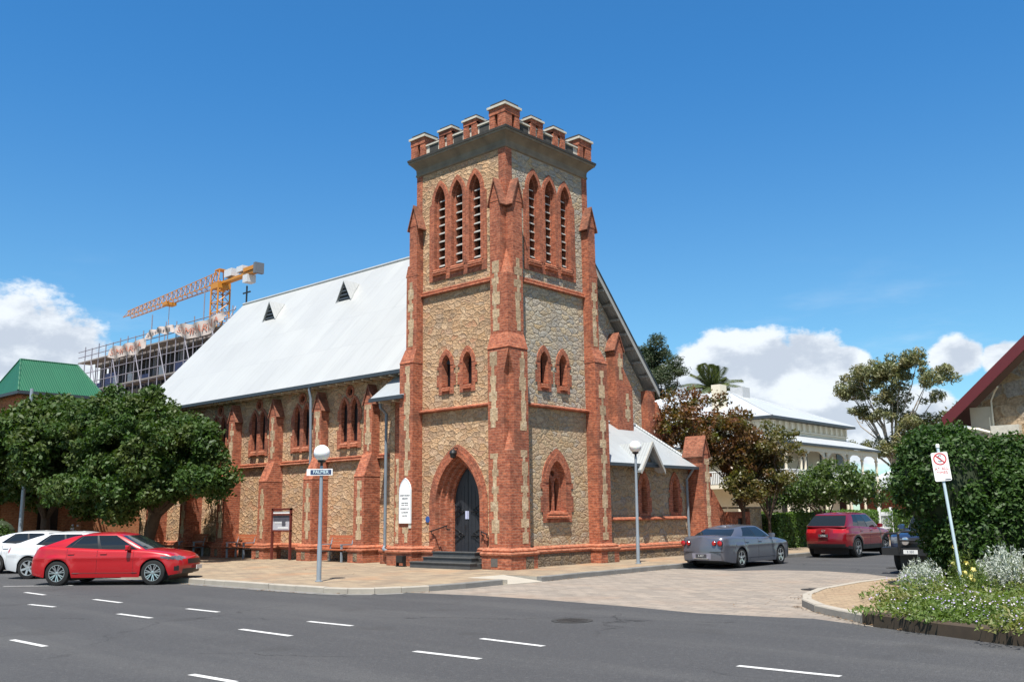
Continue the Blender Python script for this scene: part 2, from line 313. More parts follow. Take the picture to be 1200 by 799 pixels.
# ------------------------------------------------------------------ mesh helpers
class MB:
    def __init__(s): s.v = []; s.f = []; s.uv = []; s.mi = []; s.T = None; s.m = 0
    def pt(s, p):
        s.v.append(tuple(s.T(p)) if s.T else tuple(p)); return len(s.v)-1
    def face(s, pts, uv=None):
        s.f.append([s.pt(p) for p in pts]); s.uv.append(uv); s.mi.append(s.m)
    def box(s, x0, x1, y0, y1, z0, z1):
        x0, x1 = sorted((x0, x1)); y0, y1 = sorted((y0, y1)); z0, z1 = sorted((z0, z1))
        P = lambda i, j, k: ((x0, x1)[i], (y0, y1)[j], (z0, z1)[k])
        for q in (((0,0,0),(0,1,0),(1,1,0),(1,0,0)), ((0,0,1),(1,0,1),(1,1,1),(0,1,1)), ((0,0,0),(1,0,0),(1,0,1),(0,0,1)),
                  ((0,1,0),(0,1,1),(1,1,1),(1,1,0)), ((0,0,0),(0,0,1),(0,1,1),(0,1,0)), ((1,0,0),(1,1,0),(1,1,1),(1,0,1))):
            s.face([P(*i) for i in q])
        return s
    def loft(s, rings, cap=True, closed=True):
        n = len(rings[0])
        for a, b in zip(rings, rings[1:]):
            for i in range(n if closed else n-1):
                j = (i+1) % n; s.face([a[i], a[j], b[j], b[i]])
        if cap:
            s.face(list(reversed(rings[0]))); s.face(list(rings[-1]))
        return s
    def rects(s, st):        # [(z, x0, x1, y0, y1)]
        return s.loft([[(a, c, z), (b, c, z), (b, d, z), (a, d, z)] for (z, a, b, c, d) in st])
    def tube(s, pts, rad, n=8, cap=True):
        pts = [Vector(p) for p in pts]; rr = rad if isinstance(rad, (list, tuple)) else [rad]*len(pts); rings = []
        ref = Vector((0, 0, 1))
        for i, p in enumerate(pts):
            d = (pts[min(i+1, len(pts)-1)]-pts[max(i-1, 0)]).normalized()
            if abs(d.dot(ref)) > .95: ref = Vector((1, 0, 0)) if abs(d.x) < .9 else Vector((0, 1, 0))
            a = d.cross(ref).normalized(); b = d.cross(a); ref = a.cross(d) if True else ref
            rings.append([tuple(p+(a*math.cos(2*PI*k/n)+b*math.sin(2*PI*k/n))*rr[i]) for k in range(n)])
        return s.loft(rings, cap)
    def lathe(s, prof, n=20, c=(0, 0, 0)):
        rings = [[(c[0]+r*math.cos(2*PI*k/n), c[1]+r*math.sin(2*PI*k/n), c[2]+z) for k in range(n)] for r, z in prof]
        return s.loft(rings, True)
    def poly(s, outer, holes=(), f=lambda u, v: (u, v, 0)):      # tessellated 2-D polygon with holes mapped to 3-D
        loops = [[Vector((a, b, 0)) for a, b in outer]]+[[Vector((a, b, 0)) for a, b in h] for h in holes]
        flat = [p for l in loops for p in l]
        for tri in tessellate_polygon(loops):
            pp = [flat[i] for i in tri]; s.face([f(p.x, p.y) for p in pp])
        return s
    def build(s, name, mats, parent=None, smooth=False, merge=False, **props):
        mats = mats if isinstance(mats, (list, tuple)) else [mats]
        me = bpy.data.meshes.new(name)
        off = Vector((0, 0, 0))
        if parent is not None and parent.get('_w'): off = Vector(parent['_w'])
        vs = [tuple(Vector(p)-off) for p in s.v]
        me.from_pydata(vs, [], s.f)
        for mt in mats: me.materials.append(mt)
        ul = me.uv_layers.new(name='UVMap'); uvs = []
        V = s.v
        for fi, f in enumerate(s.f):
            if s.uv[fi] is not None: uvs.extend(s.uv[fi]); continue
            a = Vector(V[f[0]]); nrm = Vector((0, 0, 0))
            for i in range(1, len(f)-1): nrm += (Vector(V[f[i]])-a).cross(Vector(V[f[i+1]])-a)
            ax, ay, az = abs(nrm.x), abs(nrm.y), abs(nrm.z)
            L = nrm.length or 1
            if az > .93*L or (az > max(ax, ay) and L == 0): uvs.extend([(V[i][0], V[i][1]) for i in f])
            elif ax >= ay:
                k = math.sqrt(ax*ax+az*az)/max(ax, 1e-6); uvs.extend([(V[i][1], V[i][2]*k) for i in f])
            else:
                k = math.sqrt(ay*ay+az*az)/max(ay, 1e-6); uvs.extend([(V[i][0], V[i][2]*k) for i in f])
        ul.data.foreach_set('uv', np.array(uvs, dtype=np.float32).ravel())
        me.polygons.foreach_set('material_index', s.mi)
        if merge or smooth:
            import bmesh
            bm = bmesh.new(); bm.from_mesh(me); bmesh.ops.remove_doubles(bm, verts=bm.verts, dist=.0005)
            bmesh.ops.recalc_face_normals(bm, faces=bm.faces); bm.to_mesh(me); bm.free()
        if smooth:
            me.polygons.foreach_set('use_smooth', [True]*len(me.polygons)); 
            try: me.set_sharp_from_angle(angle=R(38))
            except Exception: pass
        ob = bpy.data.objects.new(name, me); COL.objects.link(ob)
        if parent is not None: ob.parent = parent
        for k, v in props.items(): ob[k] = v
        return ob
def thing(name, label, cat, loc=(0, 0, 0), rz=0, group=None):
    o = bpy.data.objects.new(name, None); COL.objects.link(o); o.location = loc; o.rotation_euler = (0, 0, rz); o.empty_display_size = .3
    o['label'] = label; o['category'] = cat
    if group: o['group'] = group
    return o
def wthing(name, label, cat, loc, group=None):      # thing whose parts are given in world coordinates
    o = thing(name, label, cat, loc, 0, group); o['_w'] = tuple(float(x) for x in loc); return o
def tag(o, label, cat, group=None):
    o['label'] = label; o['category'] = cat
    if group: o['group'] = group
    return o
def struct(name, mb, mt, **k): return mb.build(name, mt, kind='structure', **k)
def sub(mb, name, mt, parent, world=None, **k):      # child of a part: inherits the world offset
    o = mb.build(name, mt, None, **k)
    o.parent = parent
    if world is not None:
        for v in o.data.vertices: v.co -= Vector(world)
    return o
def copy_thing(root, loc, rz, label):
    r = root.copy(); COL.objects.link(r); r.location = loc; r.rotation_euler = (0, 0, rz); r['label'] = label
    for ch in list(root.children):
        c = ch.copy(); COL.objects.link(c); c.parent = r
        for g in ch.children:
            d = g.copy(); COL.objects.link(d); d.parent = c
    return r
def text_mesh(name, txt, size, mt, M, parent=None, align='CENTER', ext=.002, off=(0, 0, 0), sx=1.0):
    cu = bpy.data.curves.new(name, 'FONT'); cu.body = txt; cu.size = size; cu.align_x = align; cu.align_y = 'CENTER'; cu.extrude = ext; cu.resolution_u = 2
    to = bpy.data.objects.new(name, cu); COL.objects.link(to); bpy.context.view_layer.update()
    me = bpy.data.meshes.new_from_object(to.evaluated_get(bpy.context.evaluated_depsgraph_get())); bpy.data.objects.remove(to)
    me.transform(Matrix.Diagonal((sx, 1, 1, 1))); me.transform(M); me.transform(Matrix.Translation(-Vector(off)))
    me.materials.clear(); me.materials.append(mt); o = bpy.data.objects.new(name, me); COL.objects.link(o)
    if parent is not None: o.parent = parent
    return o

class Face:      # a wall plane: u along the wall, z up, n outwards
    def __init__(s, o, u, n): s.o = Vector(o); s.u = Vector(u); s.n = Vector(n)
    def __call__(s, u, z, n=0.): p = s.o+s.u*u+s.n*n; return (p.x, p.y, z)
FL = Face((0, 0, 0), (0, 1, 0), (-1, 0, 0)); FR = Face((0, 0, 0), (1, 0, 0), (0, -1, 0))

def arch(cu, a, zs, rise, n=9):      # pointed arch from left springing to right springing
    k = (rise*rise-a*a)/(2*a); Rr = a+k; th = math.atan2(rise, k)
    right = [(cu-k+Rr*math.cos(th*i/n), zs+Rr*math.sin(th*i/n)) for i in range(n+1)]
    left = [(2*cu-x, z) for x, z in right]
    return left+right[::-1][1:]
def outline(cu, a, z0, zs, rise, n=9): return [(cu-a, z0)]+arch(cu, a, zs, rise, n)+[(cu+a, z0)]
def arclen(pts):
    L = [0]
    for a, b in zip(pts, pts[1:]): L.append(L[-1]+math.dist(a, b))
    return L
def ring(mb, F, inner, outer, n, n_back=None):     # surround whose bricks run across the ring
    Li = arclen(inner); Lo = arclen(outer)
    for i in range(len(inner)-1):
        p = [F(*inner[i], n), F(*outer[i], n), F(*outer[i+1], n), F(*inner[i+1], n)]
        w0 = math.dist(inner[i], outer[i]); w1 = math.dist(inner[i+1], outer[i+1]); l0 = (Li[i]+Lo[i])/2; l1 = (Li[i+1]+Lo[i+1])/2
        mb.face(p, [(0, l0), (w0, l0), (w1, l1), (0, l1)])
        if n_back is not None:
            mb.face([F(*outer[i], n), F(*outer[i], n_back), F(*outer[i+1], n_back), F(*outer[i+1], n)])
def reveal(mb, F, out, n0, out2, n1, sill=True):
    L = arclen(out)
    for i in range(len(out)-1):
        mb.face([F(*out[i], n0), F(*out[i+1], n0), F(*out2[i+1], n1), F(*out2[i], n1)],
                [(0, L[i]), (0, L[i+1]), (abs(n1-n0)+.02, L[i+1]), (abs(n1-n0)+.02, L[i])])
    if sill: mb.face([F(*out[0], n0), F(*out[-1], n0), F(*out2[-1], n1), F(*out2[0], n1)])
def fbox(mb, F, u0, u1, z0, z1, n0, n1):
    P = lambda i, j, k: F((u0, u1)[i], (z0, z1)[j], (n0, n1)[k])
    for q in (((0,0,0),(0,1,0),(1,1,0),(1,0,0)), ((0,0,1),(1,0,1),(1,1,1),(0,1,1)), ((0,0,0),(1,0,0),(1,0,1),(0,0,1)),
              ((0,1,0),(0,1,1),(1,1,1),(1,1,0)), ((0,0,0),(0,0,1),(0,1,1),(0,1,0)), ((1,0,0),(1,1,0),(1,1,1),(1,0,1))):
        mb.face([P(*i) for i in q])

# ------------------------------------------------------------------ ground, streets, kerbs
RZ = -.13      # road level; footpath level is 0
def sheet(name, pts, z, mt, **k):
    mb = MB(); mb.poly(pts, (), lambda u, v: (u, v, z)); return struct(name, mb, mt, **k)
sheet("ground", [(-900, -900), (900, -900), (900, 900), (-900, 900)], RZ-.06, GROUND)
KL = [(-8.0, 300), (-8.0, 20), (-7.95, 6), (-7.93, 1.0), (-7.88, -1.2), (-7.72, -1.9), (-7.35, -2.42), (-6.8, -2.72), (-6.1, -2.92), (-5.0, -3.06), (-3.6, -3.0)]      # kerb of the church corner
RAMP0, RAMP1 = (-3.6, -3.0), (-2.25, -3.15)
KR = [(-2.25, -3.15), (-.6, -3.10), (3, -3.06), (6, -3.04), (12, -3.1), (60, -3.4), (140, -3.8)]
KI = [(140, -11.7), (9, -11.55), (4.2, -11.5), (2.9, -11.3), (1.6, -10.75), (.15, -10.62), (-1.98, -10.72), (-3.45, -11.04), (-4.58, -11.55), (-5.45, -12.19), (-6.1, -12.93), (-6.7, -13.65)]
sheet("road_asphalt", [(-60, -200), (-8.0, -200), (-7.9, -16), (-6.4, -12.6), (-6.55, -11.9), (-6.75, -10.6), (-6.45, -8.9), (-6.25, -6.6), (-6.3, -4.6), (-6.7, -2.4), (-7.5, -1.8), (-7.7, 20), (-7.8, 300), (-60, 300)], RZ, ASPH)
sheet("side_road_asphalt", [(4.4, -2.95), (140, -3.5), (140, -12.2), (9, -12), (3.2, -11.6), (4.0, -10.1), (5.0, -9.0), (5.6, -7.4), (5.3, -6.0), (4.4, -5.2)], RZ-.002, ASPH)
sheet("road_paving", [(-7.6, -2.0), (-6.1, -2.6), (-3.6, -2.7), (3, -2.9), (4.6, -2.95), (4.6, -5.1), (5.5, -5.95), (5.8, -7.4), (5.15, -9.05), (4.15, -10.15), (3.3, -11.7), (1.4, -11.2), (-2, -11.2), (-4.8, -12.0), (-6.2, -13.5), (-7.2, -13.9), (-7.0, -10), (-7.0, -4)], RZ-.004, PAV2)
sheet("footpath", [(-7.8, 300), (-7.75, 1.0), (-7.7, -1.2), (-7.55, -1.85), (-7.22, -2.3), (-6.74, -2.56), (-6.05, -2.76), (-5.0, -2.9), (-3.6, -2.86), (-3.55, -1.7), (-2.2, -1.75), (-2.2, -3.0), (3, -2.92), (6, -2.9), (12, -2.96), (60, -3.26), (140, -3.65), (140, 200), (60, 300)], -.004, PAV)
mb = MB(); mb.loft([[(-3.56, -1.7, .0), (-2.2, -1.75, .0), (-2.2, -1.75, -.3), (-3.56, -1.7, -.3)], [(-3.58, -3.12, RZ+.01), (-2.26, -3.22, RZ+.01), (-2.26, -3.22, -.3), (-3.58, -3.12, -.3)]])
for x_ in (-2.2, -3.56): mb.loft([[(x_, -1.7, -.01), (x_+.02, -1.7, -.01), (x_+.02, -1.7, -.3), (x_, -1.7, -.3)], [(x_, -3.1, -.005), (x_+.02, -3.1, -.005), (x_+.02, -3.1, -.3), (x_, -3.1, -.3)]])
struct("footpath_ramp", mb, simple("ramp_concrete", (.33, .30, .25), .9, var=.2, nscale=3))
sheet("garden_footpath", [(140, -11.85), (9, -11.7), (4.2, -11.65), (2.8, -11.45), (1.5, -10.9), (.15, -10.77), (-1.95, -10.87), (-3.4, -11.18), (-4.5, -11.68), (-5.33, -12.3), (-5.95, -13.0), (-6.6, -13.8), (-7.2, -14.95), (-7.75, -16.4), (-8.05, -19), (-8.15, -200), (140, -200)], -.006, PAV3)
def kerb(name, line, side, mt, w=.16, h=.005, seg=1.0):
    # split into stones with small gaps; 'side' is +1 when the footpath lies to the left of the line
    mb = MB(); rn = random.Random(3)
    for a, b in zip(line, line[1:]):
        a = Vector((*a, 0)); b = Vector((*b, 0)); d = b-a; L = d.length; d.normalize(); nrm = Vector((-d.y, d.x, 0))*side
        k = max(1, int(round(min(L, 60)/seg))) if L < 70 else 60
        for i in range(k):
            p = a+d*(L*i/k+.006); q = a+d*(L*(i+1)/k-.006); dz = rn.uniform(-.006, .006); o = nrm*rn.uniform(-.008, .008)
            p = p+o; q = q+o; t = h+dz
            P = [p, q, q+nrm*w, p+nrm*w]; Q = [p+nrm*.015, q+nrm*.015, q+nrm*w, p+nrm*w]
            mb.loft([[(v.x, v.y, -.3) for v in P], [(v.x, v.y, t-.02) for v in P], [(v.x, v.y, t) for v in Q]])
    return struct(name, mb, mt)
kerb("kerb_stones", KL[:9], 1, CONC, .17); kerb("kerb_bluestone", KL[8:], 1, CONC_D, .17); kerb("kerb_side_street", KR, 1, CONC_D, .16)
kerb("kerb_garden_corner", KI, 1, CONC, .18)
mb = MB()
for line, w in ((KL, .34), ):
    pts = [(p[0], p[1]) for p in line[:8]]
    for a, b in zip(pts, pts[1:]):
        d = Vector((b[0]-a[0], b[1]-a[1], 0)).normalized(); nn = Vector((-d.y, d.x, 0))*-1*w
        mb.face([(a[0], a[1], RZ+.006), (b[0], b[1], RZ+.006), (b[0]+nn.x, b[1]+nn.y, RZ+.006), (a[0]+nn.x, a[1]+nn.y, RZ+.006)])
struct("gutter_strip", mb, simple("gutter_concrete", (.16, .155, .145), .9, var=.3, nscale=3))
def dashes(name, lst, w=.11, mt=LINEP, z=RZ+.005):
    mb = MB()
    for (x0, y0, x1, y1) in lst:
        d = Vector((x1-x0, y1-y0, 0)).normalized(); nn = Vector((-d.y, d.x, 0))*w/2
        mb.face([(x0+nn.x, y0+nn.y, z), (x1+nn.x, y1+nn.y, z), (x1-nn.x, y1-nn.y, z), (x0-nn.x, y0-nn.y, z)])
    return struct(name, mb, mt)
ln = [(-11.78, -1.95, -11.77, -3.1), (-11.71, -5.88, -11.68, -7.03), (-11.56, -9.86, -11.63, -11.1), (-11.53, -13.98, -11.5, -15.2), (-11.9, 1.91, -11.94, .52), (-12.0, 5.5, -12.05, 4.2), (-12.1, 9.4, -12.1, 8.1), (-12.1, 13.4, -12.1, 12.1), (-11.45, -18, -11.4, -19.2)]
ln2 = [(-13.05, -5.9, -13.07, -7.31), (-13.02, -10.03, -12.98, -11.2), (-13.09, -1.76, -13.09, -3.03), (-13.31, 1.86, -13.23, .77), (-13.3, 5.8, -13.3, 4.6), (-13.3, 9.8, -13.3, 8.6), (-13.0, -14.1, -13.0, -15.3)]
dashes("lane_marking", ln+ln2); dashes("parking_bay_line", [(-15.81, -10.19, -15.85, -9.33), (-15.8, -14.2, -15.8, -13), (-11.5, 8.3, -10.2, 6.9), (-15.9, -5.4, -15.9, -4.2)], .10)
dashes("kerbside_yellow_line", [(-5.75, -12.75, -6.5, -13.85), (-6.5, -13.85, -7.15, -15.05), (-7.15, -15.05, -7.7, -16.6), (-7.7, -16.6, -8.55, -20.5), (-8.55, -20.5, -8.7, -40)], .09, YEL)
# manholes
def manhole(x, y, r, label):
    t = wthing("manhole_cover", label, "manhole cover", (x, y, RZ), "iron covers set in the roads")
    MB().lathe([(r*1.35, .002), (r*1.35, .008)], 28, (x, y, RZ)).build("surround", simple("manhole_frame", (.028, .027, .026), .9, var=.4), t)
    mb = MB(); mb.lathe([(r, .009), (r, .014), (r-.02, .016)], 28, (x, y, RZ))
    for i in range(-3, 4): mb.box(x-r*.7, x+r*.7, y+i*r*.22-.012, y+i*r*.22+.012, RZ+.016, RZ+.02)
    mb.build("lid", simple("manhole_iron", (.028, .025, .023), .75, var=.4, nscale=9), t)
manhole(-8.99, -9.51, .26, "round iron manhole cover in the asphalt of the near road")
manhole(8.0, -8.8, .26, "iron manhole cover in the asphalt beside the dark blue four wheel drive")
manhole(-.9, -10.1, .2, "small iron cover in the sandy brick paving near the garden corner kerb")

# ------------------------------------------------------------------ the church
CH = thing("church", "red brick and tan rubble church with square crenellated tower and pale metal roof", "church", (0, 0, 0)); CH['_w'] = (0, 0, 0)
TW = 4.4; TWY = 4.29; ZT = 13.78
def hole(cu, a, z0, zs, rise, n=9): return outline(cu, a, z0, zs, rise, n)
BEL = (1.39, 2.24, 3.09); SMALL = (1.78, 2.78)
# tower walls: lower panels tan, upper left face tan, upper right face grey
def wall_face(F, low, upm, holes_low, holes_mid, holes_up):
    for (z0, z1, hs, mt) in ((0, 5.1, holes_low, low), (5.1, 9.2, holes_mid, upm), (9.2, ZT, holes_up, upm)):
        TL = TWY if F is FL else TW; mb = MB(); mb.poly([(0, z0), (TL, z0), (TL, z1), (0, z1)], hs, lambda u, v: F(u, v, 0)); mb.build("tower_wall", mt, CH)
hb = [hole(c, .30, 9.98, 12.45, .62) for c in BEL]; hs = [hole(c, .21, 5.86, 6.6, .36) for c in SMALL]
wall_face(FL, ST_TAN, ST_TAN, [hole(2.25, 1.02, 0.02, 1.95, 1.75)], hs, hb)
wall_face(FR, ST_MIX, ST_GREY, [hole(2.33, .48, 1.66, 2.65, .75)], hs, hb)
mb = MB(); mb.face([(TW, 0, 0), (TW, TWY, 0), (TW, TWY, ZT), (TW, 0, ZT)]); mb.face([(0, TWY, 0), (TW, TWY, 0), (TW, TWY, ZT), (0, TWY, ZT)]); mb.build("tower_wall", ST_MIX, CH)
MB().box(.05, TW-.05, .05, TWY-.05, ZT+.2, ZT+.5).build("tower_roof", CORN_D, CH)

def plan_loft(mb, levels): mb.loft([[(x, y, z) for x, y in pl] for z, pl in levels])
# corner pier: square with a re-entrant notch above each broach
def pier(n0, n1, w, notch):
    a = -n0
    if notch: return [(a, w), (a, a+notch), (a+notch, a+notch), (a+notch, a), (w, a), (w, w)]
    return [(a, w), (a, a+.0005), (a+.0005, a+.0005), (a+.0005, a), (w, a), (w, w)]
mb = MB(); N = .22; N2 = .29
plan_loft(mb, [(.6, pier(.45, 0, .45, 0)), (3.58, pier(.45, 0, .45, 0))])
plan_loft(mb, [(3.58, pier(.45, 0, .45, N)), (6.0, pier(.45, 0, .45, N)), (6.75, pier(.45, 0, .45, .004)), (6.8, pier(.45, 0, .45, .004))])
plan_loft(mb, [(7.3, pier(.30, 0, .45, 0)), (9.25, pier(.30, 0, .45, 0))])
plan_loft(mb, [(9.25, pier(.30, 0, .45, N2)), (11.73, pier(.30, 0, .45, N2))])
for (a, z0, z1) in ((-.45, 3.58, 4.2), (-.30, 9.25, 10.15)): pass
mb.build("corner_buttress", BRICK, CH)
mb = MB(); plan_loft(mb, [(6.8, pier(.47, 0, .46, 0)), (7.3, pier(.305, 0, .452, 0))]); mb.build("offset_slope", BRICK, CH)
for (a, z0, z1) in ((-.45, 3.58, 4.2), (-.30, 9.25, 10.15)):
    q = a+(N if a < -.4 else N2); mb = MB()
    mb.face([(a, a, z0), (q, a, z0), (q, q, z1)]); mb.face([(a, a, z0), (a, q, z0), (q, q, z1)])
    mb.face([(a, q, z0), (q, q, z1), (q, q, z0)]); mb.face([(q, a, z0), (q, q, z1), (q, q, z0)]); mb.build("broach", BRICK_O, CH)
# far buttress of the left face and of the right face (+ their return buttresses)
def far_buttress(x0, sw):      # sw swaps x/y for the right-hand face
    mb = MB(); mo = MB()
    if sw: mb.T = mo.T = lambda p: (p[1], p[0], p[2])
    st = [(.6, 4.65+x0, .45), (6.8, 4.65+x0, .45), (7.3, 4.50, .30), (9.9, 4.50, .30), (10.3, 4.36+x0, .30), (11.72, 4.36+x0, .30)]
    a = 3.97+x0*.7
    mb.rects([(z, -n, .2, a, e) for z, e, n in st[:2]]); mb.rects([(z, -n, .2, a, e) for z, e, n in st[2:4]]); mb.rects([(z, -n, .2, a, e) for z, e, n in st[4:]])
    def slope(*r_): q_ = MB(); q_.T = mo.T; q_.rects(list(r_)); q_.build("offset_slope", BRICK, CH)
    slope((6.8, -.465, .2, a-.012, 4.665+x0), (7.3, -.305, .2, a-.004, 4.535)); slope((9.9, -.305, .2, a-.003, 4.54), (10.3, -.304, .2, a-.003, 4.43))
    # return buttress beyond the corner
    e = 4.65+x0
    mb.rects([(.6, .0, .62, 4.3, e+.22), (6.8, 0, .62, 4.3, e+.22)]); mb.rects([(7.3, 0, .55, 4.3, e+.02), (9.9, 0, .55, 4.3, e+.02)]); mb.rects([(10.35, 0, .55, 4.3, 4.6), (11.6, 0, .55, 4.3, 4.6)])
    slope((6.8, -.01, .63, 4.3, e+.235), (7.3, -.005, .555, 4.3, e+.025)); slope((9.9, -.01, .56, 4.3, e+.03), (10.35, -.006, .556, 4.3, 4.605)); slope((11.6, -.01, .56, 4.3, 4.61), (12.3, -.01, .56, 4.3, 4.4))
    mb.build("buttress", BRICK, CH)
far_buttress(0, False); far_buttress(.07, True)
# gablet caps
def gablet(mt_parent, F, uc, hw, z0, zr, n1, n0=0., over=.06):
    g = MB()
    g.face([F(uc-hw, z0, n1), F(uc+hw, z0, n1), F(uc, zr, n1)])
    g.face([F(uc-hw, z0, n1), F(uc-hw, z0, n0), F(uc, zr, n0), F(uc, zr, n1)]); g.face([F(uc+hw, z0, n1), F(uc+hw, z0, n0), F(uc, zr, n0), F(uc, zr, n1)])
    g.build("gablet", BRICK, mt_parent)
    r = MB(); t = .07; k = (zr-z0)/hw
    for s in (-1, 1):
        a = [(uc+s*(hw+over), z0-over*k+.01), (uc, zr+.01), (uc, zr+.01+t*1.5), (uc+s*(hw+over+.03), z0-over*k+t*.6)]
        r.loft([[F(u, z, n0) for u, z in a], [F(u, z, n1+.05) for u, z in a]])
    r.build("gablet_roof", CAPM, mt_parent)
gablet(CH, FL, .22, .23, 11.72, 12.42, .31); gablet(CH, FR, .22, .23, 11.72, 12.42, .31)
gablet(CH, FL, 4.12, .225, 11.72, 12.38, .31); gablet(CH, FR, 4.22, .235, 11.72, 12.38, .31)
# brick corner strip above the gablets
mb = MB()
for (a, b, c_, d_) in ((-.015, .30, -.015, .30), (-.015, .2, 4.02, 4.305), (4.12, 4.415, -.015, .2)):
    mb = MB(); mb.rects([(11.7 if a == c_ else 12.2, a, b, c_, d_), (13.8, a, b, c_, d_)]); mb.build("corner_brickwork", BRICK, CH)
# quoin stones let into the brick
def quoins(F, segs, n, mt=QUOIN, name="quoin_stone", seed=1):
    rn = random.Random(seed); mb = MB()
    for (u, z0, z1) in segs:
        z = z0; big = rn.random() < .5
        while z < z1-.15:
            h = rn.uniform(.20, .46) if big else rn.uniform(.13, .34); w = rn.uniform(.22, .36) if big else rn.uniform(.10, .20)
            h = min(h, z1-z); o = rn.uniform(-.03, .03)
            fbox(mb, F, u-w/2+o, u+w/2+o, z, z+h, n-.03, n+.006+.001*(rn.random() < .5)); z += h
            big = not big
    mb.build(name, mt, CH)
quoins(FL, [(.18, .75, 3.5), (.2, 4.3, 6.7)], .45, seed=2); quoins(FR, [(.22, .75, 3.6), (.2, 4.2, 6.7)], .45, seed=3)
quoins(FL, [(.22, 7.4, 9.7)], .30, seed=4); quoins(FR, [(.2, 7.4, 9.8)], .30, seed=5)
quoins(FL, [(4.28, .75, 1.25), (4.25, 2.95, 6.7)], .45, seed=6); quoins(FR, [(4.38, .75, 6.6)], .45, seed=7)
quoins(FL, [(4.26, 7.4, 9.7)], .30, seed=8); quoins(FR, [(4.28, 7.4, 9.7)], .30, seed=9)
# plinth
PLAN = [(.5, 4.9), (-.45, 4.9), (-.45, 3.97), (0, 3.97), (0, 3.27), None, (0, 1.25), (0, .45), (-.45, .45), (-.45, -.45), (.45, -.45), (.45, 0), (4.04, 0), (4.04, -.45), (4.72, -.45), (4.72, .4)]
def plinth_run(pts, name="plinth", d=.16, z1=.60, mats=(BRICK, BRICK_O, ST_DARK), par=None):
    # offset polyline outwards (right-hand side of travel) and build base + two rolled courses
    def off(pts, d):
        out = []
        for i, p in enumerate(pts):
            p = Vector((*p, 0)); dn = []
            if i > 0: a = (p-Vector((*pts[i-1], 0))).normalized(); dn.append(Vector((a.y, -a.x, 0)))
            if i < len(pts)-1: a = (Vector((*pts[i+1], 0))-p).normalized(); dn.append(Vector((a.y, -a.x, 0)))
            if len(dn) == 2: s = dn[0]+dn[1]; k = s/(1+dn[0].dot(dn[1]))
            else: k = dn[0]
            q = p+k*d; out.append((q.x, q.y))
        return out
    mb = MB(); mo = MB(); par = par or CH
    def strip(m, prof):
        rr = [[(x, y, z) for x, y in off(pts, dd)] for dd, z in prof]
        for a, b in zip(rr, rr[1:]):
            for i in range(len(pts)-1): m.face([a[i], a[i+1], b[i+1], b[i]])
        for s in (0, -1): m.face([r_[s] for r_ in rr]+[(pts[s][0], pts[s][1], prof[-1][1]), (pts[s][0], pts[s][1], prof[0][1])])
    strip(mb, [(d, -.1), (d, z1-.2)])
    strip(mo, [(d, z1-.2), (d+.035, z1-.185), (d+.045, z1-.14), (d+.03, z1-.10), (d-.02, z1-.09), (d-.005, z1-.05), (d-.03, z1-.005), (.0, z1+.03)])
    mb.build(name, mats[0], par); mo.build("plinth_moulding", mats[1], par)
i = PLAN.index(None)
# travelling from the far left (+Y) towards the corner and on to +X keeps the outside on the right
plinth_run(list(PLAN[:i])); plinth_run(list(PLAN[i+1:]))
mb = MB(); rn = random.Random(8)      # dark rubble panels let into the plinth of the right face
for q in ((.68, 3.86, -.02, .385, .1, .166), (.05, .42, .0, .36, .5, .615), (4.22, 4.6, 0, .36, .5, .615)): mb = MB(); fbox(mb, FR, *q); mb.build("plinth_stonework", ST_DARK, CH)
for q in ((-.05, .22, .08, .32, .55, .618), (4.2, 4.5, .1, .33, .55, .616)): mb = MB(); fbox(mb, FL, *q); mb.build("vent_grate", simple("grate", (.10, .09, .08), .8, var=.5, nscale=30), CH)
# string courses
for F, m_ in ((FL, 0), (FR, .05)):
    mb = MB()
    for (a, b) in ((.45, 3.97+m_),): 
        P = lambda u, prof: [F(u, z, n) for n, z in prof]
        prof = [(.0, 5.05), (.13, 5.06), (.17, 5.08), (.17, 5.12), (.0, 5.18)]
        mb.loft([P(a, prof), P(b, prof)])
    mb.build("string_course", BRICK, CH)
    mb = MB()
    for (z0, d) in ((9.13, .10), (9.235, .05)):
        prof = [(.0, z0), (d, z0), (d+.012, z0+.03), (d, z0+.085), (.0, z0+.095)]; mb.loft([P(.45, prof), P(3.97+m_, prof)])
    mb.build("string_course", BRICK_O, CH)
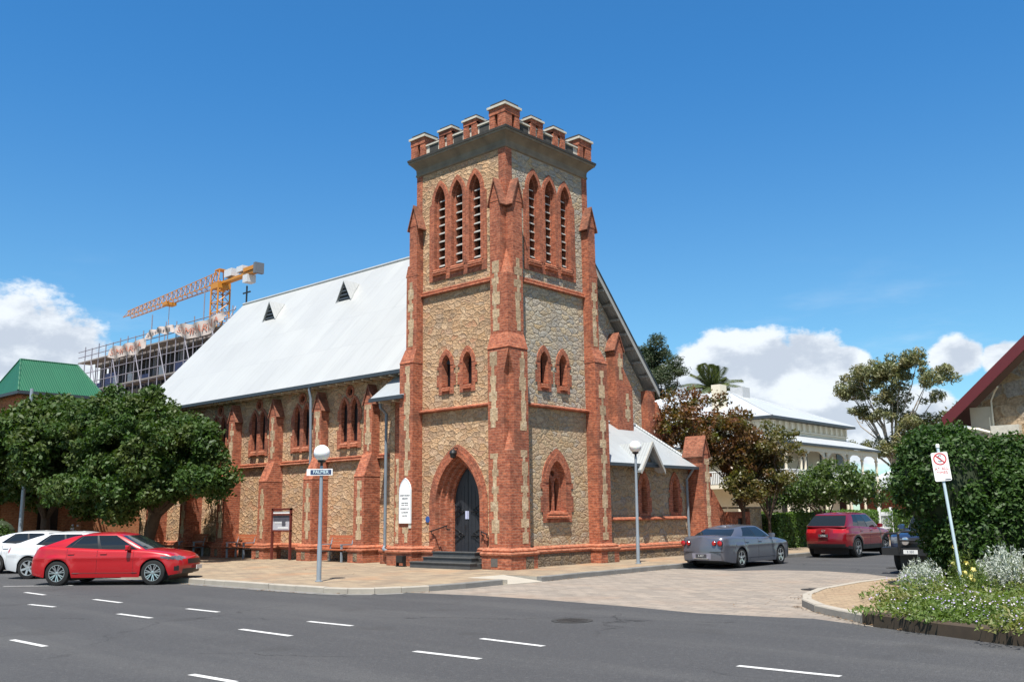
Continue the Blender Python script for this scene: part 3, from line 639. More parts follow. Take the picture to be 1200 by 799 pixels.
# belfry openings: outer order plate, inner order, louvres
def belfry(F):
    outer = [(.86, 9.62), (.86, 12.35)]
    for c in BEL: outer += arch(c, .425, 12.45, .80, 8)
    outer += [(3.62, 12.35), (3.62, 9.62)]
    o2 = []
    for p in outer:
        if not o2 or math.dist(o2[-1], p) > 1e-4: o2.append(p)
    mb = MB(); mb.poly(o2, [hole(c, .27, 10.0, 12.45, .60) for c in BEL], lambda u, v: F(u, v, .03))
    for a, b in zip(o2, o2[1:]+o2[:1]): mb.face([F(*a, .03), F(*b, .03), F(*b, -.01), F(*a, -.01)])
    mb.build("belfry_surround", BRICK, CH)
    for c in BEL:
        w = MB(); ring(w, F, outline(c, .27, 10.0, 12.45, .60), outline(c, .40, 10.0, 12.45, .76), .045, .02)
        reveal(w, F, outline(c, .27, 10.0, 12.45, .60), .045, outline(c, .27, 10.0, 12.45, .60), -.10)
        w.poly(outline(c, .27, 10.0, 12.45, .60), [hole(c, .205, 10.06, 12.45, .52)], lambda u, v: F(u, v, -.10))
        reveal(w, F, outline(c, .205, 10.06, 12.45, .52), -.10, outline(c, .205, 10.06, 12.45, .52), -.36)
        wo = w.build("belfry_window", BRICK, CH)
        d = MB(); d.poly(outline(c, .21, 10.05, 12.45, .53), (), lambda u, v: F(u, v, -.355)); d.build("interior_shade_sheet", DARK, wo)  # black sheet stands in for the unlit belfry behind the louvres
        sl_ = MB()
        for k in range(10):
            z = 10.14+k*.295; hw = .203 if z < 12.4 else .203*max(0, 1-(z-12.4)/.5)
            if hw < .05: continue
            pr = [(-.13, z), (-.13, z+.038), (-.34, z+.16), (-.34, z+.12)]
            sl_.loft([[F(c-hw, zz, n) for n, zz in pr], [F(c+hw, zz, n) for n, zz in pr]])
        sl_.build("louvre", SLAT, wo)
        s2 = MB()
        for kz, dd in ((9.80, .075), (9.885, .05), (9.95, .03)):
            pr = [(.03, kz), (.03+dd, kz), (.035+dd, kz+.03), (.03, kz+.075)]
            s2.loft([[F(c-.33, zz, n) for n, zz in pr], [F(c+.33, zz, n) for n, zz in pr]])
        s2.build("sill", BRICK_O, wo)
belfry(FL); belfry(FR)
# small paired lancets
def toothed(cu, a, z0, zs, rise, w, teeth):
    pts = []
    for (u, za, zb) in teeth: pts += [(cu-a-w-u, za), (cu-a-w-u, zb)]
    ar = arch(cu, a+w, zs, rise+w*1.35, 9)
    right = [(2*cu-u, z) for u, z in pts[::-1]]
    return pts+ar+right
def small_window(F, c, par, a=.21, z0=5.88, zs=6.6, rise=.36, w=.15, dark=DARK, dep=-.22, zb=None, sill=True, wname="lancet_window", proud=.025):
    zb = zb if zb is not None else z0-.26
    mb = MB(); h = outline(c, a, z0, zs, rise)
    mb.poly(toothed(c, a, z0, zs, rise, w, [(.0, zb, z0+.02), (.10, z0+.02, zs-.30), (.0, zs-.30, zs-.12), (.08, zs-.12, zs-.02)]), [h], lambda u, v: F(u, v, proud))
    ring(mb, F, arch(c, a, zs, rise), arch(c, a+w, zs, rise+w*1.35), proud+.012, 0.0)
    reveal(mb, F, h, proud+.012, outline(c, a*.82, z0+.04, zs, rise*.86), dep)
    o = mb.build(wname, BRICK, par)
    d = MB(); d.poly(outline(c, a*.86, z0, zs, rise*.90), (), lambda u, v: F(u, v, dep+.006)); d.build("pane", dark, o)
    if sill:
        s = MB()
        for kz, dd in ((z0-.16, .07), (z0-.085, .03)):
            pr = [(proud, kz), (proud+dd, kz), (proud+dd, kz+.045), (proud-.02, kz+.08)]
            s.loft([[F(c-a*.85, zz, n) for n, zz in pr], [F(c+a*.85, zz, n) for n, zz in pr]])
        s.build("sill", BRICK_O, o)
    return o
for F in (FL, FR):
    for c in SMALL: small_window(F, c, CH, dark=LEAD)
# west window on the right face: two lights under one arch
c = 2.33; mb = MB(); h = outline(c, .45, 1.68, 2.65, .72)
mb.poly(toothed(c, .45, 1.68, 2.65, .72, .30, [(.0, 1.36, 1.7), (.10, 1.7, 2.2), (0, 2.2, 2.45), (.1, 2.45, 2.6)]), [h], lambda u, v: FR(u, v, .025))
ring(mb, FR, arch(c, .45, 2.65, .72, 12), arch(c, .62, 2.65, .92, 12), .045, 0); ring(mb, FR, arch(c, .62, 2.65, .92, 12), arch(c, .76, 2.65, 1.06, 12), .035, 0)
reveal(mb, FR, h, .045, outline(c, .40, 1.72, 2.65, .66), -.16)
lights = [hole(c-.2, .135, 1.74, 2.55, .27, 6), hole(c+.2, .135, 1.74, 2.55, .27, 6), [(c+.10*math.cos(2*PI*k/14), 2.95+.10*math.sin(2*PI*k/14)) for k in range(14)]]
mb.poly(outline(c, .40, 1.70, 2.65, .67), lights, lambda u, v: FR(u, v, -.16))
for l in lights: reveal(mb, FR, l+[l[0]], -.16, l+[l[0]], -.34, False)
wo = mb.build("tower_window", BRICK, CH)
d = MB(); d.poly(outline(c, .41, 1.70, 2.65, .66), (), lambda u, v: FR(u, v, -.335)); d.build("pane", LEAD, wo)
s = MB()
for kz, dd, hw in ((1.50, .12, .56), (1.60, .06, .50)):
    pr = [(.02, kz), (.02+dd, kz), (.02+dd, kz+.05), (.0, kz+.09)]; s.loft([[FR(c-hw, zz, n) for n, zz in pr], [FR(c+hw, zz, n) for n, zz in pr]])
s.build("sill", BRICK_O, wo)
# door
c = 2.25; mb = MB()
A = [(1.02, 1.75, .03), (.90, 1.62, -.12), (.90, 1.62, -.14), (.78, 1.48, -.26), (.78, 1.48, -.28), (.64, 1.34, -.45)]
ring(mb, FL, outline(c, 1.02, .45, 1.95, 1.60, 14), outline(c, 1.19, .45, 1.95, 1.80, 14), .05, 0.0)
ring(mb, FL, outline(c, 1.19, .45, 1.95, 1.80, 14), outline(c, 1.34, .60, 1.95, 1.97, 14), .03, 0.0)
seq = [(1.02, 1.60, .05), (.99, 1.57, -.10), (.90, 1.48, -.10), (.87, 1.45, -.24), (.76, 1.34, -.24), (.73, 1.31, -.38), (.62, 1.25, -.38), (.61, 1.24, -.52)]
for (a0, r0, n0), (a1, r1, n1) in zip(seq, seq[1:]):
    reveal(mb, FL, outline(c, a0, .45, 1.95, r0, 14), n0, outline(c, a1, .45, 1.95, r1, 14), n1, False)
dw = mb.build("doorway", BRICK, CH)
d = MB(); d.poly(outline(c, .625, .44, 1.95, 1.26, 14), (), lambda u, v: FL(u, v, -.47))
for k in range(-3, 4):
    if k == 0: continue
    fbox(d, FL, c+k*.165-.004, c+k*.165+.004, .46, 2.75-abs(k)*.16, -.47, -.462)
do = d.build("door", DOORM, CH)
hg = MB(); fbox(hg, FL, c-.008, c+.008, .46, 3.1, -.47, -.455)
for zz in (.98, 1.75):
    for s_ in (-1, 1):
        base = c+s_*.60
        hg.tube([FL(base, zz, -.45), FL(base-s_*.42, zz, -.45)], .017, 6)
        for q, dz in ((.12, 1), (.12, -1), (.30, 1), (.30, -1)):
            pts = [FL(base-s_*(q+.13*math.sin(t*PI*1.4)*(1 if q < .2 else .6)), zz+dz*(.0+.24*t*(1 if q < .2 else .45)), -.45) for t in [i_/8 for i_ in range(9)]]
            hg.tube(pts, [.016-.009*i_/8 for i_ in range(9)], 5)
        hg.lathe([(0.001, -.02), (.03, 0), (0.001, .02)], 8, FL(base-s_*.44, zz, -.45))
hg.tube([FL(c+.08, 1.30, -.45), FL(c+.08, 1.30, -.41), FL(c+.08, 1.18, -.41), FL(c+.08, 1.18, -.45)], .012, 6)
hg.build("strap_hinge", IRON, do)
n_ = MB(); fbox(n_, FL, c-.06+.02, c+.12, 1.50, 1.76, -.468, -.455); n_.build("paper_notice", simple("notice_paper", (.45, .47, .62), .7), do)
st = MB()
st.box(-1.02, -.02, .72, 3.42, -.02, .155); st.box(-.72, -.02, .95, 3.12, .155, .30); st.box(-.42, .5, 1.1, 3.0, .30, .455)
for (x0, y0, y1, z) in ((-1.02, .72, 3.42, .155), (-.72, .95, 3.12, .30), (-.42, 1.1, 3.0, .455)): st.box(x0-.025, x0+.3, y0-.02, y1+.02, z+.002, z+.028)
st.build("entrance_step", SLATE, CH)
# handrails, lantern
for (y0, y1, za, zb) in ((3.46, 2.62, 1.10, 1.30), (.82, 1.1, 1.02, 1.12)):
    hr = MB(); hr.tube([(-.13, y0, za), (-.13, y1, zb)], .02, 8)
    for yy, zz in ((y0*.88+y1*.12, za*.88+zb*.12), (y0*.05+y1*.95, za*.05+zb*.95)): hr.tube([(-.13, yy, zz), (-.13, yy, zz-.10), (.05, yy, zz-.12)], .017, 6); hr.lathe([(.05, 0), (.05, .02)], 10, (-.03, yy, zz-.14))
    hr.build("handrail", IRON, CH)
lt = MB(); lt.tube([(-.02, 2.23, 3.78), (-.20, 2.23, 3.80), (-.24, 2.23, 3.74)], .018, 6); lt.lathe([(.02, .16), (.10, .10), (.13, .02), (.12, -.02)], 14, (-.24, 2.23, 3.60)); lt.lathe([(.105, .0), (.09, -.10), (.02, -.13)], 14, (-.24, 2.23, 3.58))
lt.build("wall_lantern", IRON, CH)
# cornice
def sq(o): return [(-o, -o), (TW+o-.03, -o), (TW+o-.03, TWY+o*.8), (-o, TWY+o*.8)]
mb = MB(); plan_loft(mb, [(13.62, sq(-.005)), (13.66, sq(.05)), (13.72, sq(.05)), (13.74, sq(.03)), (13.90, sq(.04)), (13.98, sq(.10)), (14.10, sq(.22)), (14.12, sq(.26)), (14.19, sq(.27))])
mb.build("cornice", CORN, CH)
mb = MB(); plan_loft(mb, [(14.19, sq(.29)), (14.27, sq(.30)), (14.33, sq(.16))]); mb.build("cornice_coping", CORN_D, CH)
# parapet on four sides
def side_faces():
    return [Face((0, 0, 0), (0, 1, 0), (-1, 0, 0)), Face((0, 0, 0), (1, 0, 0), (0, -1, 0)), Face((TW, 0, 0), (0, 1, 0), (1, 0, 0)), Face((0, TWY, 0), (1, 0, 0), (0, 1, 0))]
for si, F in enumerate(side_faces()):
    pw = MB(); fbox(pw, F, .4, 4.0, 14.3, 14.66, -.25, .08); pw.build("parapet_wall", PALE, CH)
    pn = MB(); cp = MB()
    for (a, b) in ((.62, 1.13), (1.87, 2.38), (3.10, 3.6)):
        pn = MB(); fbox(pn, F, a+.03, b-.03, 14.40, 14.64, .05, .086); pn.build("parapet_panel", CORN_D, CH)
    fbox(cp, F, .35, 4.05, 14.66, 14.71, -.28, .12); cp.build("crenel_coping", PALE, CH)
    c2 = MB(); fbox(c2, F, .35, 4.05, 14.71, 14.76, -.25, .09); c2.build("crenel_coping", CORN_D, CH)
    for (a, b) in ((1.17, 1.80), (2.38, 3.02)):
        m1 = MB(); c_ = (a+b)/2
        fbox(m1, F, a, c_-.07, 14.32, 14.86, -.30, .15); fbox(m1, F, c_+.07, b, 14.32, 14.86, -.30, .15); fbox(m1, F, c_-.07, c_+.07, 14.32, 14.80, -.28, .04); fbox(m1, F, a, b, 14.80, 14.96, -.305, .165)
        mo_ = m1.build("merlon", BRICK, CH)
        k = MB(); fbox(k, F, a-.045, b+.045, 14.96, 15.03, -.35, .205); k.build("merlon_coping", PALE, mo_)
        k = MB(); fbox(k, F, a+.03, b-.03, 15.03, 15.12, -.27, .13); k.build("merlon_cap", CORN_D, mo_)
for (cx, cy) in ((0, 0), (TW-.03, 0), (0, TWY), (TW-.03, TWY)):
    sx = 1 if cx == 0 else -1; sy = 1 if cy == 0 else -1; m1 = MB(); T = lambda p, cx=cx, cy=cy, sx=sx, sy=sy: (cx+sx*p[0], cy+sy*p[1], p[2]); m1.T = T
    for (a, b) in ((-.17, .17), (.31, .55)):
        m1.box(-.17, .02, a, b, 14.32, 14.86) if a > 0 else None
        m1.box(a, b, -.17, .02, 14.32, 14.86) if a > 0 else None
    m1.box(-.17, .17, -.17, .17, 14.32, 14.86); m1.box(-.05, .50, -.05, .50, 14.32, 14.84); m1.box(-.185, .56, -.185, .56, 14.80, 15.03)
    mo_ = m1.build("merlon", BRICK, CH)
    k = MB(); k.T = T; k.box(-.235, .61, -.235, .61, 15.03, 15.11); k.build("merlon_coping", PALE, mo_)
    k = MB(); k.T = T; k.box(-.15, .52, -.15, .52, 15.11, 15.22); k.build("merlon_cap", CORN_D, mo_)

# nave ------------------------------------------------------------
NX0, NX1, NY0, NY1, NE, NR = .75, 11.85, 2.8, 25.2, 6.70, 13.25
FN = Face((NX0, 0, 0), (0, 1, 0), (-1, 0, 0)); FG = Face((0, NY0, 0), (1, 0, 0), (0, -1, 0))
BUT = [7.35, 10.45, 13.5, 16.6, 19.7, 22.8]; BAYS = [8.88, 11.95, 15.05, 18.15, 21.25, 24.1]
hol = []
for b in BAYS: hol += [hole(b-.31, .19, 4.45, 5.65, .44, 6), hole(b+.31, .19, 4.45, 5.65, .44, 6), [(b+.15*math.cos(2*PI*k/16), 6.36+.15*math.sin(2*PI*k/16)) for k in range(16)]]
mb = MB(); mb.poly([(4.4, 0), (NY1, 0), (NY1, NE+.1), (4.4, NE+.1)], hol, lambda u, v: FN(u, v, 0)); mb.build("nave_wall", ST_TAN, CH)
RX = (NX0+NX1)/2; 
mb = MB(); mb.face([(NX0, NY0, 0), (NX1, NY0, 0), (NX1, NY0, NE+.1), (RX, NY0, NR-.1), (NX0, NY0, NE+.1)]); mb.build("gable_wall", ST_GREY, CH)
mb = MB(); mb.face([(NX0, NY1, 0), (NX1, NY1, 0), (NX1, NY1, NE+.1), (RX, NY1, NR-.1), (NX0, NY1, NE+.1)]); mb.face([(NX1, NY0, 0), (NX1, NY1, 0), (NX1, NY1, NE+.1), (NX1, NY0, NE+.1)]); mb.build("nave_wall", ST_MIX, CH)
for bi, b in enumerate(BAYS):
    mb = MB(); hh = hol[bi*3:bi*3+3]
    fr = [(b-.74, 4.18), (b-.74, 4.9), (b-.64, 4.9), (b-.64, 5.25), (b-.74, 5.25), (b-.74, 5.62)]+arch(b-.31, .36, 5.62, .58, 7)[1:]
    fr += [(b, 6.0)] if False else []
    fr = fr+[p for p in arch(b+.31, .36, 5.62, .58, 7)[1:]]+[(b+.74, 5.62), (b+.74, 5.25), (b+.64, 5.25), (b+.64, 4.9), (b+.74, 4.9), (b+.74, 4.18)]
    # join the two arches at the middle: drop points that cross the centre line
    q = []
    for (u, z) in fr:
        if q and math.dist(q[-1], (u, z)) < 1e-4: continue
        q.append((u, z))
    q = [p for i_, p in enumerate(q)]
    left = [p for p in q[:len(q)//2] if p[0] < b-.02]; right = [(2*b-p[0], p[1]) for p in left][::-1]
    mb.poly(left+[(b, 5.85)]+right, hh[:2], lambda u, v: FN(u, v, .03))
    oc = [(b+.25*math.cos(2*PI*k/16), 6.36+.25*math.sin(2*PI*k/16)) for k in range(16)]
    ring(mb, FN, hh[2]+[hh[2][0]], oc+[oc[0]], .03, 0)
    for h_ in hh: reveal(mb, FN, h_+[h_[0]], .03, h_+[h_[0]], -.13, False)
    for s_ in (-.31, .31): ring(mb, FN, arch(b+s_, .19, 5.65, .44, 7), arch(b+s_, .29, 5.65, .56, 7), .045, .02)
    wo = mb.build("nave_window", BRICK, CH)
    for h_ in hh: MB().poly(h_, (), lambda u, v: FN(u, v, -.125)).build("pane", LEAD, wo)
    for s_ in (-.31, .31):
        s = MB()
        for kz, dd in ((4.22, .10), (4.305, .05)):
            pr = [(.03, kz), (.03+dd, kz), (.03+dd, kz+.05), (.02, kz+.09)]; s.loft([[FN(b+s_-.22, zz, n) for n, zz in pr], [FN(b+s_+.22, zz, n) for n, zz in pr]])
        s.build("sill", BRICK_O, wo)
seg = [5.95]+[v for b in BUT for v in (b-.27, b+.27)]+[NY1]
mb = MB()
for a, b in zip(seg[::2], seg[1::2]):
    for (z0, d_) in ((3.70, .13), (3.80, .07)):
        prof = [(.0, z0), (d_, z0), (d_+.012, z0+.03), (d_, z0+.07), (.0, z0+.09)]; mb.loft([[FN(a, z, n) for n, z in prof], [FN(b, z, n) for n, z in prof]])
mb.build("string_course", BRICK_O, CH)
for b in BUT:
    mb = MB()
    fb = lambda u0, u1, z0, z1, n1: fbox(mb, FN, u0, u1, z0, z1, -.02, n1)
    fb(b-.30, b+.28, .5, 3.05, .75); fb(b-.24, b+.25, 3.9, 5.80, .36)
    o = mb.build("buttress", BRICK, CH)
    mo_ = MB(); mo_.loft([[FN(b-.31, 3.05, -.02), FN(b-.31, 3.05, .765), FN(b+.29, 3.05, .765), FN(b+.29, 3.05, -.02)], [FN(b-.25, 3.92, -.02), FN(b-.25, 3.92, .365), FN(b+.26, 3.92, .365), FN(b+.26, 3.92, -.02)]])
    mo_.build("offset_slope", BRICK, CH)
    gablet(CH, FN, b, .25, 5.78, 6.36, .36, 0, .05)
    quoins(FN, [(b-.02, .8, 2.9)], .75, seed=int(b*10)); quoins(FN, [(b, 4.0, 5.7)], .36, seed=int(b*10)+1)
pp = [(NX0+.4, NY1+.3)]
pp = [(NX0, NY1)]
for b in BUT[::-1]: pp += [(NX0, b+.28), (0, b+.28), (0, b-.30), (NX0, b-.30)]
pp += [(NX0, 5.95), (.10, 5.95), (.10, 4.9)]
plinth_run(pp, d=.13, z1=.58)
for b in BUT: mb = MB(); fbox(mb, FN, b-.12, b+.1, .05, .34, .8, .888); mb.build("plinth_stonework", ST_DARK, CH)
bb = [5.95]+[v for b in BUT for v in (b-.43, b+.41)]
for a, c_ in zip(bb[::2], bb[1::2]): mb = MB(); fbox(mb, FN, a+.2, c_-.1, 0, .35, .08, .135); mb.build("plinth_stonework", ST_DARK, CH)
# roof
ov = .46; EX0, EX1 = NX0-ov, NX1+ov; GY0, GY1 = NY0-.42, NY1+.38; EZ = 6.83; sl_k = (13.35-EZ)/(RX-EX0)
def slab(name, a, b, t, mt, parent, uvdir='y'):      # a,b : eave line and ridge line endpoints (each two points)
    mb = MB(); (p0, p1), (q0, q1) = a, b
    L = math.dist(p0, q0); w = math.dist(p0, p1)
    mb.face([p0, p1, q1, q0], [(0, 0), (w, 0), (w, L), (0, L)])
    dn = lambda p: (p[0], p[1], p[2]-t)
    mb.face([dn(p0), dn(p1), dn(q1), dn(q0)], [(0, 0), (w, 0), (w, L), (0, L)])
    for u, v in ((p0, p1), (p1, q1), (q1, q0), (q0, p0)): mb.face([u, v, dn(v), dn(u)], [(0, 0), (1, 0), (1, .1), (0, .1)])
    return mb.build(name, mt, parent)
rf = slab("roof", ((EX0, GY0, EZ), (EX0, GY1, EZ)), ((RX, GY0, 13.35), (RX, GY1, 13.35)), .08, ROOF, CH)
slab("roof", ((EX1, GY0, EZ), (EX1, GY1, EZ)), ((RX+.001, GY0, 13.35), (RX+.001, GY1, 13.35)), .08, ROOF, CH)
MB().tube([(RX, GY0-.01, 13.36), (RX, GY1+.01, 13.36)], .085, 8).build("ridge_capping", ROOF, CH)
g = MB(); g.box(EX0-.13, EX0-.005, GY0, GY1, EZ-.16, EZ-.03); g.build("gutter", GUTTER, CH)
g = MB(); y = 5.0
while y < GY1: MB().box(EX0+.02, NX0, y, y+.09, EZ-.20, EZ-.085).build("rafter_tail", CREAM, CH); y += .52
for s_ in (-1, 1):      # barge boards on the west gable
    e = (RX+s_*(RX-EX0+.05)); mb = MB()
    def pr(x, z, y): return [(x, y, z+.02), (x, y, z-.27), (x, y+.05, z-.27), (x, y+.05, z+.02)]
    mb.loft([pr(e, EZ-.05, GY0-.05), pr(RX, 13.35, GY0-.05)]); mb.build("barge_board", BARGE, CH)
    mb = MB()
    def pr(x, z, y): return [(x, y, z+.07), (x, y, z+.01), (x, y+.18, z+.01), (x, y+.18, z+.07)]
    mb.loft([pr(e, EZ-.05, GY0-.08), pr(RX, 13.35, GY0-.08)]); mb.build("barge_capping", GUTTER, CH)
    for k in range(12):
        t_ = (k+.5)/12; x = e+(RX-e)*t_; z = EZ+(13.35-EZ)*t_; MB().box(x-.06, x+.06, GY0, NY0, z-.34, z-.24).build("purlin_end", BARGE, CH)
# roof vents (small dark gablets)
for (y, z, k) in ((20.3, 11.47, 1), (14.3, 11.5, 1)):
    x0 = EX0+(z-EZ)/sl_k; VH_ = .92; x1 = EX0+(z+VH_-EZ)/sl_k; hw = .50; mb = MB()
    front = [(x0+.02, y-hw, z+.02), (x0+.02, y+hw, z+.02), (x0+.02, y, z+VH_-.03)]
    mb.face(front); vo = mb.build("roof_vent", CORN_D, CH)
    sv = MB()
    for q in range(4):
        zz = z+.10+q*.18; h_ = hw*(1-(zz+.1-z)/VH_)
        sv.loft([[(x0-.01, y-h_, zz), (x0-.01, y+h_, zz), (x0+.01, y+h_, zz+.05), (x0+.01, y-h_, zz+.05)], [(x0-.05, y-h_, zz-.06), (x0-.05, y+h_, zz-.06), (x0-.03, y+h_, zz-.02), (x0-.03, y-h_, zz-.02)]])
    sv.build("louvre", GUTTER, vo)
    rr = MB()
    for s_ in (-1, 1):
        a_ = (x0-.10, y+s_*(hw+.05), z-.03); b_ = (x0-.10, y, z+VH_+.02); c_ = (x1, y, z+VH_+.02)
        rr.face([a_, b_, c_]); rr.face([(a_[0], a_[1]+s_*.03, a_[2]-.05), (b_[0], b_[1], b_[2]-.05), (c_[0], c_[1], c_[2]-.05)]); rr.face([a_, b_, (b_[0], b_[1], b_[2]-.06), (a_[0], a_[1], a_[2]-.06)])
    rr.build("vent_roof", ROOF, vo)
# ridge cross
mb = MB(); y = GY1-.25; mb.box(RX-.035, RX+.035, y-.035, y+.035, 13.38, 14.35); mb.box(RX-.03, RX+.03, y-.33, y+.33, 13.98, 14.05)
for p in ((y-.33, 14.015), (y+.33, 14.015), (y, 14.37)): mb.lathe([(.001, -.06), (.06, 0), (.001, .06)], 8, (RX, p[0], p[1]))
mb.build("ridge_cross", IRON, CH)
# downpipes
def pipe(pts, r=.055, name="downpipe"): MB().tube(pts, r, 10).build(name, PIPE, CH)
pipe([(EX0-.06, 10.82, 6.7), (EX0-.06, 10.82, 6.55), (.30, 10.80, 6.2), (.36, 10.80, 3.8), (.36, 10.80, 3.2)]) ; pipe([(.36, 10.80, 3.3), (.5, 10.8, 2.8), (.62, 10.82, 2.6), (.62, 10.82, .05)])
pipe([(-.30, 5.86, 5.62), (-.28, 5.86, 5.4), (-.02, 5.84, 5.2), (-.02, 5.84, .62), (-.12, 5.8, .5), (-.22, 5.35, .40), (-.25, 5.3, .3)])
# stair turret / lean-to between tower and nave
mb = MB(); mb.box(.10, 4.35, 4.4, 5.72, 0, 5.62); mb.build("lean_to_wall", BRICK, CH)
quoins(Face((.10, 0, 0), (0, 1, 0), (-1, 0, 0)), [(5.30, .7, 3.6), (5.05, 1.0, 3.5)], 0, seed=31)
mb = MB(); mb.box(.085, .2, 5.5, 5.735, .55, 5.6); mb.build("lean_to_quoins", ST_TAN, CH)
k_ = (6.62-5.72)/(.71+.45)
slab("lean_to_roof", ((-.47, 4.42, 5.75), (-.47, 6.2, 5.75)), ((1.6, 4.42, 5.75+2.07*k_), (1.6, 6.2, 5.75+2.07*k_)), .06, ROOF_L, CH)
mb = MB(); mb.box(-.56, -.47, 4.42, 6.2, 5.60, 5.73); mb.build("gutter", GUTTER, CH); mb = MB(); mb.box(-.4, .1, 5.0, 5.09, 5.56, 5.68); mb.box(-.4, .1, 5.75, 5.84, 5.56, 5.68); mb.build("rafter_tail", CREAM, CH)
# gable wall buttresses seen above the aisle
mb = MB()
fbox(mb, FG, 9.16, 9.72, 6.7, 8.25, -.02, .45); fbox(mb, FG, 9.15, 10.25, 4.5, 6.75, -.03, .50)
mb.build("gable_buttress", BRICK, CH)
gablet(CH, FG, 9.435, .29, 8.25, 8.85, .45, 0, .05)
mb = MB(); mb.loft([[FG(9.72, 6.75, -.02), FG(10.27, 6.75, -.02), FG(9.72, 7.45, -.02)], [FG(9.72, 6.75, .47), FG(10.27, 6.75, .47), FG(9.72, 7.45, .47)]]); mb.build("offset_slope", BRICK_O, CH)
quoins(FG, [(9.5, 7.0, 8.1)], .45, seed=41); quoins(FG, [(9.9, 5.3, 6.6)], .50, seed=42)
mb = MB(); fbox(mb, FG, 11.61, 12.15, 5.4, 6.75, -.02, .35); fbox(mb, FG, 11.6, 12.75, 0, 5.5, -.5, .42); mb.build("gable_buttress", BRICK, CH)
mb = MB(); mb.loft([[FG(12.15, 5.5, -.5), FG(12.78, 5.5, -.5), FG(12.15, 6.3, -.5)], [FG(12.15, 5.5, .44), FG(12.78, 5.5, .44), FG(12.15, 6.3, .44)]]); mb.build("offset_slope", BRICK_O, CH)

# aisle on the right ----------------------------------------------
FA = Face((0, .22, 0), (1, 0, 0), (0, -1, 0)); AW = [7.72, 9.86]
mb = MB(); mb.poly([(4.4, 0), (10.9, 0), (10.9, 3.55), (4.4, 3.55)], [hole(c, .17, 1.62, 2.5, .40, 7) for c in AW], lambda u, v: FA(u, v, 0)); mb.build("aisle_wall", ST_SQ, CH)
mb = MB(); mb.face([(10.9, .22, 0), (10.9, 2.8, 0), (10.9, 2.8, 5.2), (10.9, .22, 3.55)]); mb.build("aisle_wall", ST_SQ, CH)
for c in AW: small_window(FA, c, CH, a=.18, z0=1.62, zs=2.5, rise=.42, w=.20, dark=LEAD, zb=1.46, sill=False, wname="aisle_window")
mb = MB(); prof = [(.0, 1.36), (.13, 1.36), (.15, 1.40), (.13, 1.45), (.0, 1.50)]; mb.loft([[FA(4.75, z, n) for n, z in prof], [FA(10.45, z, n) for n, z in prof]]); mb.build("sill_course", BRICK_O, CH)
plinth_run([(4.75, .22), (10.9, .22)], d=.15, z1=.50, mats=(ST_DARK, BRICK_O))
AZ0 = 3.40; AZ1 = 5.25
slab("aisle_roof", ((4.4, -.16, AZ0), (11.05, -.16, AZ0)), ((4.4, 2.8, AZ1), (11.05, 2.8, AZ1)), .06, ROOF_L, CH)
mb = MB(); mb.box(4.75, 11.0, -.26, -.17, AZ0-.12, AZ0-.01); mb.build("gutter", GUTTER, CH)
mb = MB(); mb.tube([(10.62, -.2, 3.3), (10.62, -.05, 3.1), (10.62, .12, 2.9), (10.62, .12, .1)], .05, 8); mb.build("downpipe", PIPE, CH)
mb = MB(); mb.tube([(11.03, -.17, AZ0+.04), (11.03, 2.8, AZ1+.04)], .05, 6); mb.tube([(4.4, 2.75, AZ1+.03), (11.05, 2.75, AZ1+.03)], .06, 6); mb.build("roof_flashing", ROOF_L, CH)
# little gable over the middle of the aisle
gx, gh = 7.50, .66
mb = MB(); mb.face([(gx-gh, -.02, 3.2), (gx+gh, -.02, 3.2), (gx, -.02, 4.08)]); mb.build("dormer_gable", ST_SQ, CH)
for s_ in (-1, 1):
    mb = MB(); e = (gx+s_*(gh+.12), 3.30-.12*1.3); p0 = (e[0], -.40, e[1]); p1 = (gx, -.40, 4.20); yb = -.16+(4.20-AZ0)/((AZ1-AZ0)/2.96)+.1
    q1 = (gx, yb, 4.20); q0 = (e[0], -.1, e[1])
    mb.face([p0, p1, q1, q0]); dn = lambda p: (p[0], p[1], p[2]-.06); mb.face([dn(p0), dn(p1), dn(q1), dn(q0)]); mb.face([p0, p1, dn(p1), dn(p0)])
    mb.build("dormer_roof", ROOF_L, CH)
    mb = MB(); mb.loft([[(e[0], -.43, e[1]-.12), (e[0], -.38, e[1]-.12), (e[0], -.38, e[1]+.03), (e[0], -.43, e[1]+.03)], [(gx, -.43, 4.05), (gx, -.38, 4.05), (gx, -.38, 4.22), (gx, -.43, 4.22)]]); mb.build("barge_board", BARGE, CH)
# end buttresses of the aisle
mb = MB(); mb.box(10.97, 11.44, -.42, .5, .45, 3.92); mb.build("end_buttress", BRICK, CH)
FE = Face((0, .0, 0), (1, 0, 0), (0, -1, 0)); gablet(CH, FE, 11.205, .235, 3.90, 4.52, .43, -.45, .06)
quoins(FE, [(11.28, .9, 3.7)], .42, seed=51)
mb = MB(); mb.box(12.1, 12.75, .3, 1.3, 0, 3.05); mb.box(12.05, 12.8, .25, 1.35, 3.05, 3.2); mb.box(12.15, 12.7, .35, 1.25, 3.2, 3.75); mb.build("end_buttress", BRICK, CH)
mb = MB(); mb.loft([[(12.75, .45, 0), (14.4, .45, 0), (14.4, .45, 1.2), (13.2, .45, 2.5), (12.75, .45, 2.7)], [(12.75, 1.2, 0), (14.4, 1.2, 0), (14.4, 1.2, 1.2), (13.2, 1.2, 2.5), (12.75, 1.2, 2.7)]]); mb.build("raking_wall", BRICK, CH)
mb = MB(); mb.box(12.0, 12.85, .2, 1.4, 3.75, 3.87); mb.build("buttress_cap", CORN, CH)
plinth_run([(10.97, .22), (10.97, -.42), (11.44, -.42), (11.44, .4)], d=.13, z1=.48, mats=(ST_DARK, BRICK_O))

